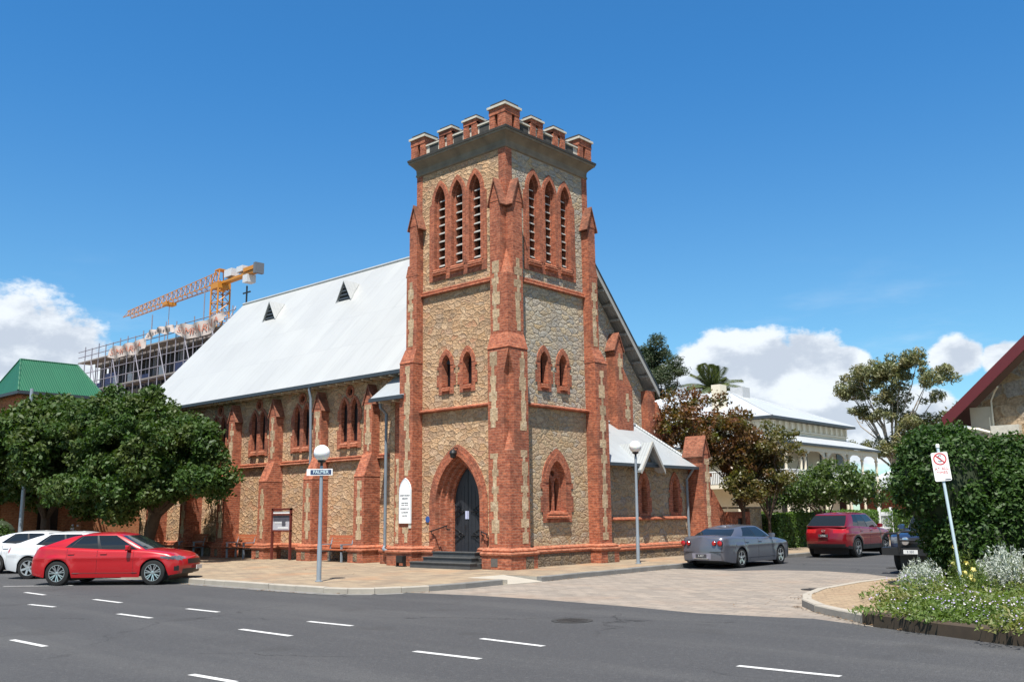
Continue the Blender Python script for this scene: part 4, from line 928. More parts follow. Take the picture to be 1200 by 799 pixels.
# church sign, plaque, flood lamp, gate wall
SG = wthing("church_sign", "white pointed arch board with small dark lettering on the tower buttress", "sign board", (-.47, 4.28, 1.38))
mb = MB(); o_ = outline(4.28, .295, 1.38, 2.42, .46, 8); mb.poly(o_, (), lambda u, v: FL(u, v, .50)); 
for a, b in zip(o_, o_[1:]+o_[:1]): mb.face([FL(*a, .50), FL(*b, .50), FL(*b, .46), FL(*a, .46)])
mb.build("board", WHITE, SG)
mb = MB(); ring(mb, FL, outline(4.28, .265, 1.42, 2.42, .42, 8), outline(4.28, .285, 1.39, 2.42, .45, 8), .503); mb.build("border_line", simple("pale_blue_line", (.45, .55, .62), .6), SG)
def fl_text(name, txt, size, y, z, n, mt, par, off, sx=1):
    M = Matrix.Translation((-n, y, z)) @ Matrix(((0, 0, -1, 0), (-1, 0, 0, 0), (0, 1, 0, 0), (0, 0, 0, 1)))
    return text_mesh(name, txt, size, mt, M, par, off=off, sx=sx)
for i_, (tx, sz, zz) in enumerate((("CHRIST CHURCH", .062, 2.30), ("ADELAIDE", .062, 2.20), ("SUNDAY SERVICES", .040, 2.05), ("8.00 AM   10.00 AM", .040, 1.98), ("WEDNESDAY 10 AM", .048, 1.86), ("ALL WELCOME", .048, 1.74), ("PARISH OFFICE", .036, 1.63))):
    fl_text("lettering", tx, sz, 4.28, zz, .504, INK, SG, (-.47, 4.28, 1.38))
mb = MB(); mb.lathe([(.105, 0), (.105, .02)], 20); 
PQ = mb.build("wall_plaque", BLUEP, None); PQ.rotation_euler = (0, -PI/2, 0); PQ.location = (-.012, 3.66, 1.50); tag(PQ, "small round blue plaque on the brick arch left of the church door", "plaque")
mb = MB(); mb.box(-.475, -.45, 3.88+.12, 4.12, 1.22, 1.42); tag(mb.build("wall_notice", PALE), "small pale rectangular tile between the white church board and blue plaque", "wall tile")
FLD = wthing("flood_lamp", "black ground floodlight on the paving at the foot of the tower buttress", "floodlight", (-.80, 4.08, 0))
mb = MB(); mb.box(-.90, -.74, 3.92, 4.24, .12, .34); mb.build("housing", BLACK, FLD)
mb = MB(); mb.box(-.88, -.76, 3.90, 3.92, .0, .24); mb.box(-.88, -.76, 4.24, 4.26, 0, .24); mb.box(-.9, -.72, 3.9, 4.26, 0, .02); mb.build("bracket", BLACK, FLD)
mb = MB(); mb.box(-.905, -.90, 3.94, 4.22, .14, .32); mb.build("lens", GLASS, FLD)

GW = wthing("boundary_wall", "low stone and brick wall with dark doorway beyond the church end, behind the grey sedan", "wall", (14.2, .3, 0))
mb = MB(); mb.box(14.15, 14.9, .3, .75, 0, 1.62); mb.box(15.65, 16.0, .3, .75, 0, 1.62); mb.box(14.9, 15.65, .3, .75, 1.35, 1.62); mb.build("brick_jamb", BRICK, GW)
mb = MB(); mb.box(16.0, 17.1, .32, .72, 0, 1.75); mb.build("stone_panel", ST_MIX, GW)
mb = MB(); mb.box(14.9, 15.65, .5, .56, 0, 1.35); mb.build("doorway_shade_panel", IRON, GW)  # black panel put in for the dark inside of the doorway
mb = MB(); mb.box(14.12, 17.12, .27, .78, 1.75, 1.82); mb.build("wall_coping", CORN, GW)

# fallen leaves and grit lying along the kerbs
gq = np.random.default_rng(5); LP = []
for a, b, n_ in (((-8.15, 8), (-8.15, -1), 160), ((-7.9, -1.5), (-6.2, -3.15), 60), ((-2, -3.3), (6, -3.2), 140), ((-4.8, -11.4), (-6.9, -13.7), 120), ((-3.4, -10.9), (1.5, -10.5), 90), ((-7.2, -14.2), (-8.4, -19), 170)):
    u = gq.random(n_); d_ = np.abs(gq.normal(0, .10, n_)); a = np.array(a); b = np.array(b); t_ = (b-a)/np.linalg.norm(b-a); nr = np.array([t_[1], -t_[0]])*(1 if a[0] < -7.5 else -1)
    p = a+(b-a)*u[:, None]+nr*d_[:, None]; LP.append(np.column_stack([p, np.full(n_, RZ+.012)]))
for _ in range(260): LP.append(np.array([[gq.uniform(-6.5, 1), gq.uniform(2, 18), .012]]) if gq.random() < .5 else np.array([[gq.uniform(-6.6, 3), gq.uniform(-11.6, -10.9), .012]]))
LEAF_LITTER = np.concatenate(LP)

# ------------------------------------------------------------------ vehicles
def interp(tab, x):
    for (a, b), (c, d) in zip(tab, tab[1:]):
        if x <= c:
            t = (x-a)/(c-a) if c > a else 0; return b+(d-b)*t
    return tab[-1][1]
def smooth_tab(tab, x, h=.09): return sum(interp(tab, x+o*h)*w for o, w in ((-1, .2), (-.5, .2), (0, .2), (.5, .2), (1, .2)))
def car(name, label, cat, loc, rz, pm, s, group=None):
    """x forward, origin under the middle of the car; s = dictionary of shape and detail settings"""
    t = thing(name, label, cat, loc, rz, group)
    L, Wd = s['L'], s['W']; F_, B_ = L/2, -L/2; fa, ra = s['axles']; wr = s['wr']; arch_r = wr+s.get('gap', .045)
    deck, sill = s['deck'], s['sill']
    def hw(x, z):
        tt = abs(x)/(L/2); w = Wd/2*(1-.085*tt**3)
        e = (L/2-abs(x)); 
        if e < .45: w -= s.get('corner', .16)*(1-math.sqrt(max(0, 1-(1-e/.45)**2)))
        zz = (z-s['waist'])/.5; w -= .045*zz*zz*(1.2 if zz > 0 else .9)
        w += .018*math.exp(-((z-(s['waist']+.14))/.05)**2)
        for ax in (fa, ra):
            d = math.hypot(x-ax, z-wr); w += .022*math.exp(-((d-arch_r-.02)/.09)**2)
        return w
    def bot(x):
        zb = sill+ (max(0, (abs(x)-L/2+.55))*.16)
        for ax in (fa, ra):
            if abs(x-ax) < arch_r: zb = max(zb, wr+math.sqrt(arch_r**2-(x-ax)**2))
        return zb
    xs = set(np.round(np.linspace(B_, F_, 74), 4))
    for ax in (fa, ra):
        for k in range(15): xs.add(round(ax+arch_r*math.cos(PI*k/14), 4))
    xs = sorted(xs); xs = [x for i, x in enumerate(xs) if i == 0 or x-xs[i-1] > .012]; xs[0] = B_; xs[-1] = F_
    NR_ = 15; rows = []
    def bulge(x, z):      # nose and tail curve inwards towards top and bottom
        e = 1 if x > 0 else -1; k = max(0, 1-(L/2-abs(x))/.55); zz = (z-s.get('nose_z', .52))/.42
        return x-e*k*k*(s.get('nose', .12)*zz*zz)
    for x in xs:
        zt = smooth_tab(deck, x); zb = bot(x); r = []
        for j in range(NR_):
            q = j/(NR_-1); z = zb+(zt-.07-zb)*q; r.append((bulge(x, z), hw(x, z), z))
        y0 = r[-1][1]
        r.append((bulge(x, zt-.03), y0-.022, zt-.03)); r.append((bulge(x, zt-.008), y0-.07, zt-.006)); 
        for k in (.75, .5, .25, 0): r.append((bulge(x, zt), (y0-.07)*k, zt+.035*(1-k*k)))
        rows.append(r)
    main = MB(); parts = {}
    def emit(pts, cx, cy, cz):
        for nm, mt_, test in s['zones']:
            if test(cx, abs(cy), cz): parts.setdefault(nm, (MB(), mt_))[0].face(pts); return
        main.face(pts)
    for side in (1, -1):
        M = lambda p: (p[0], side*p[1], p[2])
        for a, b in zip(rows, rows[1:]):
            for j in range(len(a)-1):
                pts = [M(a[j]), M(b[j]), M(b[j+1]), M(a[j+1])]
                if side < 0: pts = pts[::-1]
                c = [sum(p[i] for p in pts)/4 for i in range(3)]; emit(pts, *c)
        for r, e in ((rows[0], -1), (rows[-1], 1)):      # end faces, bowed outwards
            ny = 10; gr = []
            for (x, y, z) in r: gr.append([(x+e*s.get('bow', .10)*(1-(k/ny)**2), y*k/ny, z) for k in range(ny+1)])
            for j in range(len(gr)-1):
                for k in range(ny):
                    pts = [M(gr[j][k]), M(gr[j][k+1]), M(gr[j+1][k+1]), M(gr[j+1][k])]
                    if side*e < 0: pts = pts[::-1]
                    c = [sum(p[i] for p in pts)/4 for i in range(3)]; emit(pts, *c)
    main.build('body', pm, t, smooth=True)
    for nm, (mb_, mt_) in parts.items():
        if nm in ('headlight', 'tail_light'):
            for sg in (1, -1):
                h_ = MB()
                for f_ in mb_.f:
                    if sum(mb_.v[i_][1] for i_ in f_)*sg > 0: h_.face([mb_.v[i_] for i_ in f_])
                if h_.f: h_.build(nm, mt_, t, smooth=True)
        else: mb_.build(nm, mt_, t, smooth=True)
    u = MB(); u.box(B_+.25, F_-.25, -Wd/2+.14, Wd/2-.14, sill+.02, sill+.45); u.build('underbody', BLACK, t)
    # cabin
    G = s['cabin']; zb, zr = G['zb'], G['zr']; V = [0, .06, .25, .5, .75, .93, 1.]
    cols = []
    (wx0, wx1) = G['screen']; (rx0, rx1) = G['rear']; yb, yr = G['yb'], G['yr']
    for k in (0, .3, .6, .93): cols.append((wx0+.10*(1-k*k), yb*k*.95, wx1+.07*(1-k*k), yr*k, 'w'))
    side_keys = G['keys']      # (fraction 0 = front corner .. 1 = rear corner, tag for the column span that follows)
    for fr, tg in side_keys: cols.append((wx0-.04+(rx0-wx0+.08)*fr, yb-(.06*(abs(fr-.45)*1.7)**2), G['rail'](fr) if 'rail' in G else wx1-.06+(rx1-wx1+.12)*fr, yr-(.04*(abs(fr-.45)*1.7)**2), tg))
    for k in (.93, .6, .3, 0): cols.append((rx0-.08*(1-k*k), yb*k*.95, rx1-.06*(1-k*k), yr*k, 'r'))
    def cp(c, v):
        x = c[0]+(c[2]-c[0])*v; y = c[1]+(c[3]-c[1])*v; z = zb(c[0])+(zr(c[2])-zb(c[0]))*v
        b_ = .035*4*v*(1-v); y += b_*(1 if c[1] > .3 else c[1]); x += (b_ if c[4] == 'w' else -b_*.6 if c[4] == 'r' else 0); return (x, y, z)
    grid = [[cp(c, v) for v in V] for c in cols]
    cab = MB(); gl = {'w': MB(), 'g': MB(), 'r': MB(), 'p': MB()}
    for side in (1, -1):
        M = lambda p: (p[0], side*p[1], p[2])
        for i_, (a, b) in enumerate(zip(grid, grid[1:])):
            tg = cols[i_][4]
            for j in range(len(V)-1):
                pts = [M(a[j]), M(b[j]), M(b[j+1]), M(a[j+1])]
                if side > 0: pts = pts[::-1]
                isg = 0 < j < len(V)-2 if tg in 'gp' else j < len(V)-2 if (tg == 'w' and i_ < 3) or (tg == 'r' and i_ >= len(cols)-4 and j > 0) else False
                (gl[tg] if isg and tg in gl else cab).face(pts)
        # roof
        spx = lambda x: min(max(x, rx1+.35), wx1-.35); prev = [g[-1] for g in grid]
        for q in (.12, .3, .55, .8, 1):
            cur = [(p[0]+(spx(p[0])-p[0])*q, p[1]*(1-q), p[2]+.055*(1-(1-q)**2)) for p in [g[-1] for g in grid]]
            for i_ in range(len(cur)-1):
                pts = [M(prev[i_]), M(prev[i_+1]), M(cur[i_+1]), M(cur[i_])]
                if side > 0: pts = pts[::-1]
                cab.face(pts)
            prev = cur
    cab.build('cabin_shell', pm, t, smooth=True)
    gl['w'].build('windscreen', GLASS, t, smooth=True); gl['r'].build('rear_window', GLASS, t, smooth=True); 
    for sg in (1, -1):
        for kk, nm, mt_ in (('g', 'side_window', GLASS), ('p', 'door_pillar', BLACK)):
            for lo, hi in (((-9, 9),) if kk == 'g' else ((-9, -.55), (-.55, 9))):
                h_ = MB()
                for f_ in gl[kk].f:
                    if sum(gl[kk].v[i_][1] for i_ in f_)*sg > 0 and lo < sum(gl[kk].v[i_][0] for i_ in f_)/4 <= hi: h_.face([gl[kk].v[i_] for i_ in f_])
                if h_.f: h_.build(nm, mt_, t, smooth=True)
    # wheels
    def wheel(ax, sd_):
        y = sd_*(Wd/2-.115); w = .105
        T = lambda p: (ax+p[0], y+sd_*p[2], wr+p[1])
        h = MB(); h.T = T; h.lathe([(.001, w*.15), (wr*.66, w*.15), (wr*.66, w*.3)], 24)
        o = h.build('wheel', BLACK, t)
        ty = MB(); ty.T = T; pr = [(wr*.68, -w), (wr*.93, -w), (wr, -w*.8), (wr, w*.8), (wr*.985, w*.93), (wr*.93, w), (wr*.70, w*1.02), (wr*.68, w*.9)]
        ty.loft([[(r_*math.cos(2*PI*k/32), r_*math.sin(2*PI*k/32), z) for k in range(32)] for r_, z in pr]+[[(wr*.68*math.cos(2*PI*k/32), wr*.68*math.sin(2*PI*k/32), -w) for k in range(32)]], False)
        ty.build('tyre', RUBBER, o, smooth=True)
        rm = MB(); rm.T = T; r1 = wr*.69; ns = s.get('spokes', 5)
        rm.loft([[(r_*math.cos(2*PI*k/32), r_*math.sin(2*PI*k/32), z) for k in range(32)] for r_, z in [(r1, w*.8), (r1, w*1.04), (r1*.93, w*1.04), (r1*.91, w*.55)]], False)
        for k in range(ns):
            a0 = 2*PI*k/ns+.3
            for da in ((-.16, .16) if s.get('twin', True) else (0,)):
                a1 = a0+da; th = .013 if s.get('twin', True) else .032
                p0 = (r1*.15*math.cos(a0), r1*.15*math.sin(a0)); p1 = (r1*.95*math.cos(a1), r1*.95*math.sin(a1)); nx, ny_ = -math.sin(a1)*th, math.cos(a1)*th
                rm.loft([[(p0[0]-nx, p0[1]-ny_, w*.9), (p0[0]+nx, p0[1]+ny_, w*.9), (p0[0]+nx, p0[1]+ny_, w*.6), (p0[0]-nx, p0[1]-ny_, w*.6)],
                         [(p1[0]-nx, p1[1]-ny_, w*1.0), (p1[0]+nx, p1[1]+ny_, w*1.0), (p1[0]+nx, p1[1]+ny_, w*.6), (p1[0]-nx, p1[1]-ny_, w*.6)]])
        rm.lathe([(r1*.22, w*.6), (r1*.2, w*.98), (.001, w*1.0)], 12)
        rm.build('rim', s.get('rim', CHROME), o)
    for ax in (fa, ra):
        for sd_ in (1, -1): wheel(ax, sd_)
    # arch liners, door seams, handles, mirrors
    for ax in (fa, ra): MB().box(ax-arch_r*.98, ax+arch_r*.98, -Wd/2+.22, Wd/2-.22, .12, wr+arch_r*.75).build('wheel_well', BLACK, t)
    for dx in s['doors']:
        for sd_ in (1, -1):
            sm = MB(); zt = smooth_tab(deck, dx); zz = [max(bot(dx), sill+.06)+(zt-.03-max(bot(dx), sill+.06))*k/8 for k in range(9)]
            sm.tube([(dx+(z-.9)*s.get('rake', 0), sd_*(hw(dx, z)-.002), z) for z in zz], .0055, 4); sm.build('door_seam', BLACK, t)
    for sd_ in (1, -1): sm = MB(); sm.tube([(x, sd_*(hw(x, s['waist']-.27)-.003), max(s['waist']-.27, bot(x))) for x in np.linspace(ra+arch_r+.05, fa-arch_r-.05, 10)], .008, 4); sm.build('door_crease', BLACK, t)
    for hx in s['handles']:
        for sd_ in (1, -1): z = s['handle_z']; MB().tube([(hx-.09, sd_*(hw(hx, z)+.012), z), (hx+.09, sd_*(hw(hx, z)+.012), z)], .016, 6).build('door_handle', pm, t)
    for sd_ in (1, -1):
        mi = MB(); x, z = s['mirror']; y = Wd/2-.03
        T = lambda p, sd_=sd_: (p[0], sd_*p[1], p[2]); mi.T = T
        mi.loft([[(x-.04, y-.09, z-.01), (x+.03, y-.09, z-.01), (x+.03, y-.09, z+.03), (x-.04, y-.09, z+.03)], [(x-.04, y, z), (x+.03, y, z), (x+.03, y, z+.03), (x-.04, y, z+.03)]])
        mi.loft([[(x+dx*k_+.0, yy, z+.06+dz*k_) for dx, dz in ((-.05, -.07), (.06, -.05), (.05, .06), (-.05, .07))] for yy, k_ in ((y-.02, .8), (y+.03, 1.1), (y+.13, 1.05), (y+.17, .6))])
        mi.build('wing_mirror', pm, t, smooth=True)
    return t, hw, bot
def plate(t, x, z, rz_back, txt=None, dark=False, y=0):
    mb = MB(); e = -1 if rz_back else 1
    mb.box(x, x+e*.012, y-.19, y+.19, z-.055, z+.055); o = mb.build('number_plate', PLATE if not dark else simple("plate_dark", (.05, .05, .055), .5), t)
    if txt:
        M = Matrix.Translation((x+e*.014, y, z)) @ (Matrix(((0, 0, -1, 0), (-1, 0, 0, 0), (0, 1, 0, 0), (0, 0, 0, 1))) if e < 0 else Matrix(((0, 0, 1, 0), (1, 0, 0, 0), (0, 1, 0, 0), (0, 0, 0, 1))))
        text_mesh('plate_lettering', txt, .085, INK if not dark else PLATE, M, o, ext=.001)
def band(x0, x1, z0, z1, y0=0., y1=9.): return lambda x, y, z: x0 <= x <= x1 and z0 <= z <= z1 and y0 <= y <= y1
SED = dict(L=4.30, W=1.78, axles=(1.42, -1.27), wr=.33, sill=.21, waist=.60, nose=.13, nose_z=.50, corner=.20, bow=.14,
    deck=[(-2.15, .98), (-2.08, 1.045), (-1.9, 1.065), (-1.2, 1.02), (0, .955), (.9, .945), (1.3, .92), (1.8, .845), (2.0, .785), (2.15, .69)],
    cabin=dict(zb=lambda x: smooth_tab([(-2.3, 1.03), (-1.5, 1.04), (-1.2, 1.0), (0, .935), (1.2, .88)], x), zr=lambda x: 1.36-.10*max(0, (-.35-x)/.9)**2-.03*max(0, (x-.1)/.5)**2,
        screen=(1.20, .28), rear=(-1.78, -1.02), yb=.80, yr=.60,
        keys=[(0, 's'), (.045, 'g'), (.42, 'p'), (.455, 'g'), (.66, 'g'), (.74, 'p'), (.752, 'g'), (.80, 's'), (.90, 's'), (1, 's')]),
    doors=(.86, -.16, -1.02), handles=(.02, -.90), handle_z=.84, mirror=(.72, .93), spokes=7, twin=True, rim=CHROME,
    zones=[('headlight', HEADL, lambda x, y, z: x > 1.62 and y > .48 and .66 < z < .76 and z > .62+(2.2-x)*.16),
           ('tail_light', REDL, lambda x, y, z: x < -1.92 and y > .40 and .80 < z < .95),
           ('front_intake', BLACK, lambda x, y, z: x > 2.0 and .27 < z < .42 and y < .62),
           ('fog_lamp', BLACK, lambda x, y, z: x > 1.98 and .36 < z < .50 and .68 < y < .82),
           ('grille', BLACK, lambda x, y, z: x > 2.1 and .54 < z < .68 and y < .40)])
hdg = math.atan2(-.782, .623)
red, hw_, _ = car("parked_sedan", "bright red sedan angled to the kerb in front of the big leafy tree", "car", (-9.08, 6.76, RZ), hdg, P_RED, SED)
plate(red, 2.36, .44, False)
SEDW = dict(SED); SEDW.update(spokes=6, twin=False, rim=simple("alloy_silver", (.5, .5, .5), .35, metal=.7))
w1, _, _ = car("parked_sedan", "white sedan directly behind the bright red one, its rear half showing", "car", (-8.90+.55, 6.52+4.1, RZ), hdg, P_WHITE, SEDW, group="white sedans parked beyond the red one")
w2 = copy_thing(w1, (-8.90+1.0, 6.52+8.1, RZ), hdg, "farther white sedan, mostly hidden behind the white one beside the red car")

GS = dict(L=4.54, W=1.68, axles=(1.42, -1.24), wr=.315, gap=.03, sill=.17, waist=.58, nose=.05, nose_z=.45, corner=.10, bow=.05,
    deck=[(-2.32, .91), (-2.22, .985), (-1.6, 1.0), (-1.1, .97), (0, .94), (.9, .93), (1.4, .88), (2.0, .79), (2.22, .72), (2.32, .62)],
    cabin=dict(zb=lambda x: smooth_tab([(-2.3, .97), (-1.2, .975), (0, .92), (1.3, .86)], x), zr=lambda x: 1.285-.06*max(0, (-.35-x)/.7)**2,
        screen=(1.10, .32), rear=(-1.62, -1.05), yb=.76, yr=.55,
        keys=[(0, 's'), (.05, 'g'), (.45, 'p'), (.475, 'g'), (.78, 's'), (.9, 's'), (1, 's')]),
    doors=(.86, -.12, -1.0), handles=(.0, -.86), handle_z=.80, mirror=(.75, .92), spokes=5, twin=False, rim=CHROME,
    zones=[('headlight', HEADL, lambda x, y, z: x > 2.1 and y > .45 and .56 < z < .70),
           ('tail_light_lens', REDL, lambda x, y, z: False),
           ('front_intake', BLACK, lambda x, y, z: x > 2.0 and .22 < z < .40 and y < .8),
           ('bumper_recess', simple("lower_bumper", (.21, .20, .24), .4), lambda x, y, z: x < -2.2 and .32 < z < .46 and y < .30)])
gs, ghw, _ = car("parked_sedan", "old mauve grey sedan with four round tail lights parked beside the church aisle", "car", (7.02, -3.92, RZ), R(-.5), P_GREY, GS)
def round_lamp(t, x, y, z, r, mt, name, e=-1):
    mb = MB(); mb.T = lambda p: (x+e*p[2], y+p[0], z+p[1]); mb.lathe([(r, -.05), (r, .012), (r*.8, .026), (.001, .03)], 20); o = mb.build(name, mt, t, smooth=True)
    mb = MB(); mb.T = lambda p: (x+e*p[2], y+p[0], z+p[1]); mb.lathe([(r*1.10, -.05), (r*1.10, .004), (r*1.02, .006)], 20); mb.build('lamp_bezel', BLACK, o)
for sgn in (-1, 1):
    round_lamp(gs, -2.285, sgn*.66, .785, .082, REDL, 'tail_light'); round_lamp(gs, -2.30, sgn*.46, .785, .068, REDL, 'tail_light')
plate(gs, -2.33, .40, True, "S 417", True)
mb = MB(); mb.box(-2.35, -2.31, -.26, .26, .305, .33); mb.build('plate_garnish', CHROME, gs)
mb = MB(); 
for i_ in range(1): mb.tube([(-2.30, y_, .52) for y_ in np.linspace(-.78, .78, 9)], .012, 6)
mb.tube([(-2.05, .42, .22), (-2.42, .42, .22)], .045, 10); mb.build('exhaust_pipe', BLACK, gs)

SU = dict(L=4.40, W=1.84, axles=(1.38, -1.32), wr=.365, sill=.30, waist=.74, nose=.12, nose_z=.66, corner=.16, bow=.10,
    deck=[(-2.2, 1.08), (-2.13, 1.15), (-1.5, 1.18), (0, 1.10), (.9, 1.07), (1.4, 1.04), (1.9, .96), (2.1, .86), (2.2, .76)],
    cabin=dict(zb=lambda x: smooth_tab([(-2.3, 1.14), (-1.2, 1.14), (0, 1.08), (1.3, 1.03)], x), zr=lambda x: 1.63-.08*max(0, (-.9-x)/1.0)**2-.03*max(0, (x-.1)/.5)**2,
        screen=(1.15, .30), rear=(-2.08, -1.52), yb=.83, yr=.64,
        keys=[(0, 's'), (.04, 'g'), (.38, 'p'), (.41, 'g'), (.66, 'p'), (.68, 'g'), (.82, 's'), (.92, 's'), (1, 's')]),
    doors=(.86, -.14, -1.05), handles=(.0, -.9), handle_z=.98, mirror=(.80, 1.10), spokes=5, twin=True, rim=simple("dull_alloy", (.28, .28, .30), .35, metal=.8),
    zones=[('headlight', HEADL, lambda x, y, z: x > 1.9 and y > .5 and .78 < z < .90),
           ('tail_light', REDL, lambda x, y, z: x < -1.95 and y > .36 and .93 < z < 1.05),
           ('lower_cladding', BLACK, lambda x, y, z: z < .44 or (x < -2.1 and z < .50) or (x > 2.0 and z < .62 and y < .7)),
           ('wheel_arch_trim', BLACK, lambda x, y, z: min(math.hypot(x-1.38, z-.365), math.hypot(x+1.32, z-.365)) < .365+.12 and z < 1 and y > .8)])
su, _, _ = car("parked_suv", "deep red five door suv parked near the clipped hedge, seen from behind", "suv", (15.15, -4.38, RZ), R(-.5), P_DRED, SU)
plate(su, -2.335, .82, True, "S 926", True)
mb = MB(); mb.T = lambda p: (-2.29-p[2], p[0], 1.0+p[1]); mb.loft([[(r_*math.cos(2*PI*k/20), r_*math.sin(2*PI*k/20)*.75, z) for k in range(20)] for r_, z in ((.075, 0), (.075, .02), (.055, .02), (.055, 0))], False)
mb.face([(-.05, .02, .01), (0, -.015, .01), (.05, .02, .01), (.04, .035, .01), (0, .005, .01), (-.04, .035, .01)]); mb.build('badge', CHROME, su)

RC = dict(SED); RC.update(L=4.3, W=1.76, spokes=5)
rc, _, _ = car("parked_coupe", "bright red car parked far up the side street beyond the deep red suv", "car", (28.5, -5.3, RZ), R(182), P_RED2, RC)
FW_ = dict(L=4.9, W=1.88, axles=(1.50, -1.4), wr=.41, gap=.07, sill=.50, waist=.88, nose=.08, nose_z=.8, corner=.14, bow=.08,
    deck=[(-2.45, 1.12), (-2.3, 1.2), (0, 1.20), (.9, 1.20), (1.4, 1.17), (2.1, 1.08), (2.35, 1.0), (2.45, .90)],
    cabin=dict(zb=lambda x: 1.17, zr=lambda x: 1.80, screen=(1.05, .45), rear=(-2.35, -2.1), yb=.83, yr=.68,
        keys=[(0, 's'), (.04, 'g'), (.36, 'p'), (.39, 'g'), (.64, 'p'), (.67, 'g'), (.9, 's'), (1, 's')]),
    doors=(.86, -.12, -1.05), handles=(.0, -.9), handle_z=1.05, mirror=(.95, 1.2), spokes=6, twin=False, rim=BLACK,
    zones=[('headlight', HEADL, lambda x, y, z: x > 2.05 and y > .50 and .84 < z < 1.02),
           ('grille', BLACK, lambda x, y, z: x > 2.2 and .72 < z < 1.0 and y < .5),
           ('bumper', BLACK, lambda x, y, z: x > 1.95 and z < .74)])
fw4, _, _ = car("four_wheel_drive", "dark blue four wheel drive with black bull bar, half hidden by tall shrub", "four wheel drive", (7.75, -10.42, RZ), R(180), P_BLUE, FW_)
mb = MB(); xb = 2.72
for sg in (-1, 1):
    mb.tube([(2.45, sg*.45, .60), (xb, sg*.45, .62), (xb+.02, sg*.45, 1.10), (xb-.04, sg*.40, 1.16)], .035, 8)
    mb.tube([(xb, sg*.45, 1.12), (xb-.06, sg*.8, 1.10), (2.45, sg*.97, .98), (2.1, sg*.98, .90)], .03, 8)
mb.tube([(xb-.04, -.42, 1.16), (xb-.04, .42, 1.16)], .035, 8); mb.tube([(xb, -.45, .92), (xb, .45, .92)], .025, 8)
mb.loft([[(2.30, y_, .50), (2.80-abs(y_)*.18, y_, .52), (2.80-abs(y_)*.18, y_, .72), (2.40, y_, .74)] for y_ in (-.98, -.6, 0, .6, .98)]); mb.build('bull_bar', BLACK, fw4)
for sg in (-1, 1):
    mb = MB(); mb.T = lambda p, sg=sg: (2.66+p[2], sg*.30+p[0], .90+p[1]); mb.lathe([(.10, -.12), (.115, 0), (.10, .02), (.001, .035)], 18); mb.build('spot_lamp', CHROME, fw4, smooth=True)
plate(fw4, 2.82, .62, False, "S 350", y=-.12)
mb = MB(); mb.box(2.72, 2.76, .58, .74, .60, .68); mb.build('indicator', AMBER, fw4)

# ------------------------------------------------------------------ street furniture
def lamp(x, y, h, r, label, lean=0):
    t = wthing("street_lamp", label, "street lamp", (x, y, 0), "globe lamps on grey posts by the church")
    tx = lambda z: x+lean*z*.75; ty = lambda z: y-lean*z*.5
    zc = h-r
    mb = MB(); mb.tube([(tx(0), ty(0), 0), (tx(.9), ty(.9), .9), (tx(.95), ty(.95), .95), (tx(zc-r-.12), ty(zc), zc-r-.12)], [.062, .060, .052, .042], 14); mb.build("pole", GALV, t, smooth=True)
    mb = MB(); mb.lathe([(.10, 0), (.10, .02), (.07, .025)], 16, (x, y, 0)); mb.build("base_plate", GALV, t)
    mb = MB(); mb.lathe([(.035, -.14), (.035, -.05), (.10, -.02), (.115, .015), (.09, .03)], 16, (tx(zc), ty(zc), zc-r)); mb.build("lamp_holder", BLACK, t)
    mb = MB(); n = 14; mb.lathe([(max(.001, r*math.sin(PI*k/n)), -r*math.cos(PI*k/n)) for k in range(n+1)], 24, (tx(zc), ty(zc), zc)); mb.build("globe", GLOBE, t, smooth=True)
    return t
lamp(-6.69, .60, 3.50, .215, "globe lamp carrying a street name sign on the wide brick footpath")
lamp(4.29, -1.78, 4.0, .20, "taller globe lamp without a sign on the side street beside the aisle", .012)
NS = wthing("street_name_sign", "white street name sign with dark blue letter blocks strapped to the left globe lamp", "street sign", (-6.69, .6, 2.78))
nv = Vector((-.80, -.60, 0)); uv_ = Vector((.60, -.80, 0))      # board faces the crossing
def sgn_pt(u, z, n): p = Vector((-6.69, .62, 2.785))+uv_*u+nv*n; return (p.x, p.y, p.z+z)
mb = MB(); fs = lambda u0, u1, z0, z1, n0, n1: mb.loft([[sgn_pt(u0, z0, n0), sgn_pt(u0, z1, n0), sgn_pt(u0, z1, n1), sgn_pt(u0, z0, n1)], [sgn_pt(u1, z0, n0), sgn_pt(u1, z1, n0), sgn_pt(u1, z1, n1), sgn_pt(u1, z0, n1)]])
fs(-.36, .33, -.085, .085, .055, .075); mb.build("board", WHITE, NS)
mb = MB(); fs(-.26, .30, -.062, .062, .076, .079); mb.build("letter_panel", simple("sign_navy", (.03, .05, .12), .5), NS)
Mr = Matrix(((uv_.x, 0, nv.x, 0), (uv_.y, 0, nv.y, 0), (0, 1, 0, 0), (0, 0, 0, 1)))
text_mesh("lettering", "PALMER", .125, simple("sign_letter", (.62, .78, .80), .5), Matrix.Translation(sgn_pt(.02, 0, .081)) @ Mr, NS, off=(-6.69, .6, 2.78), sx=.95)
mb = MB(); mb.lathe([(.06, -.07), (.06, .07)], 14, (-6.69, .6, 2.785)); mb.build("strap", CHROME, NS)

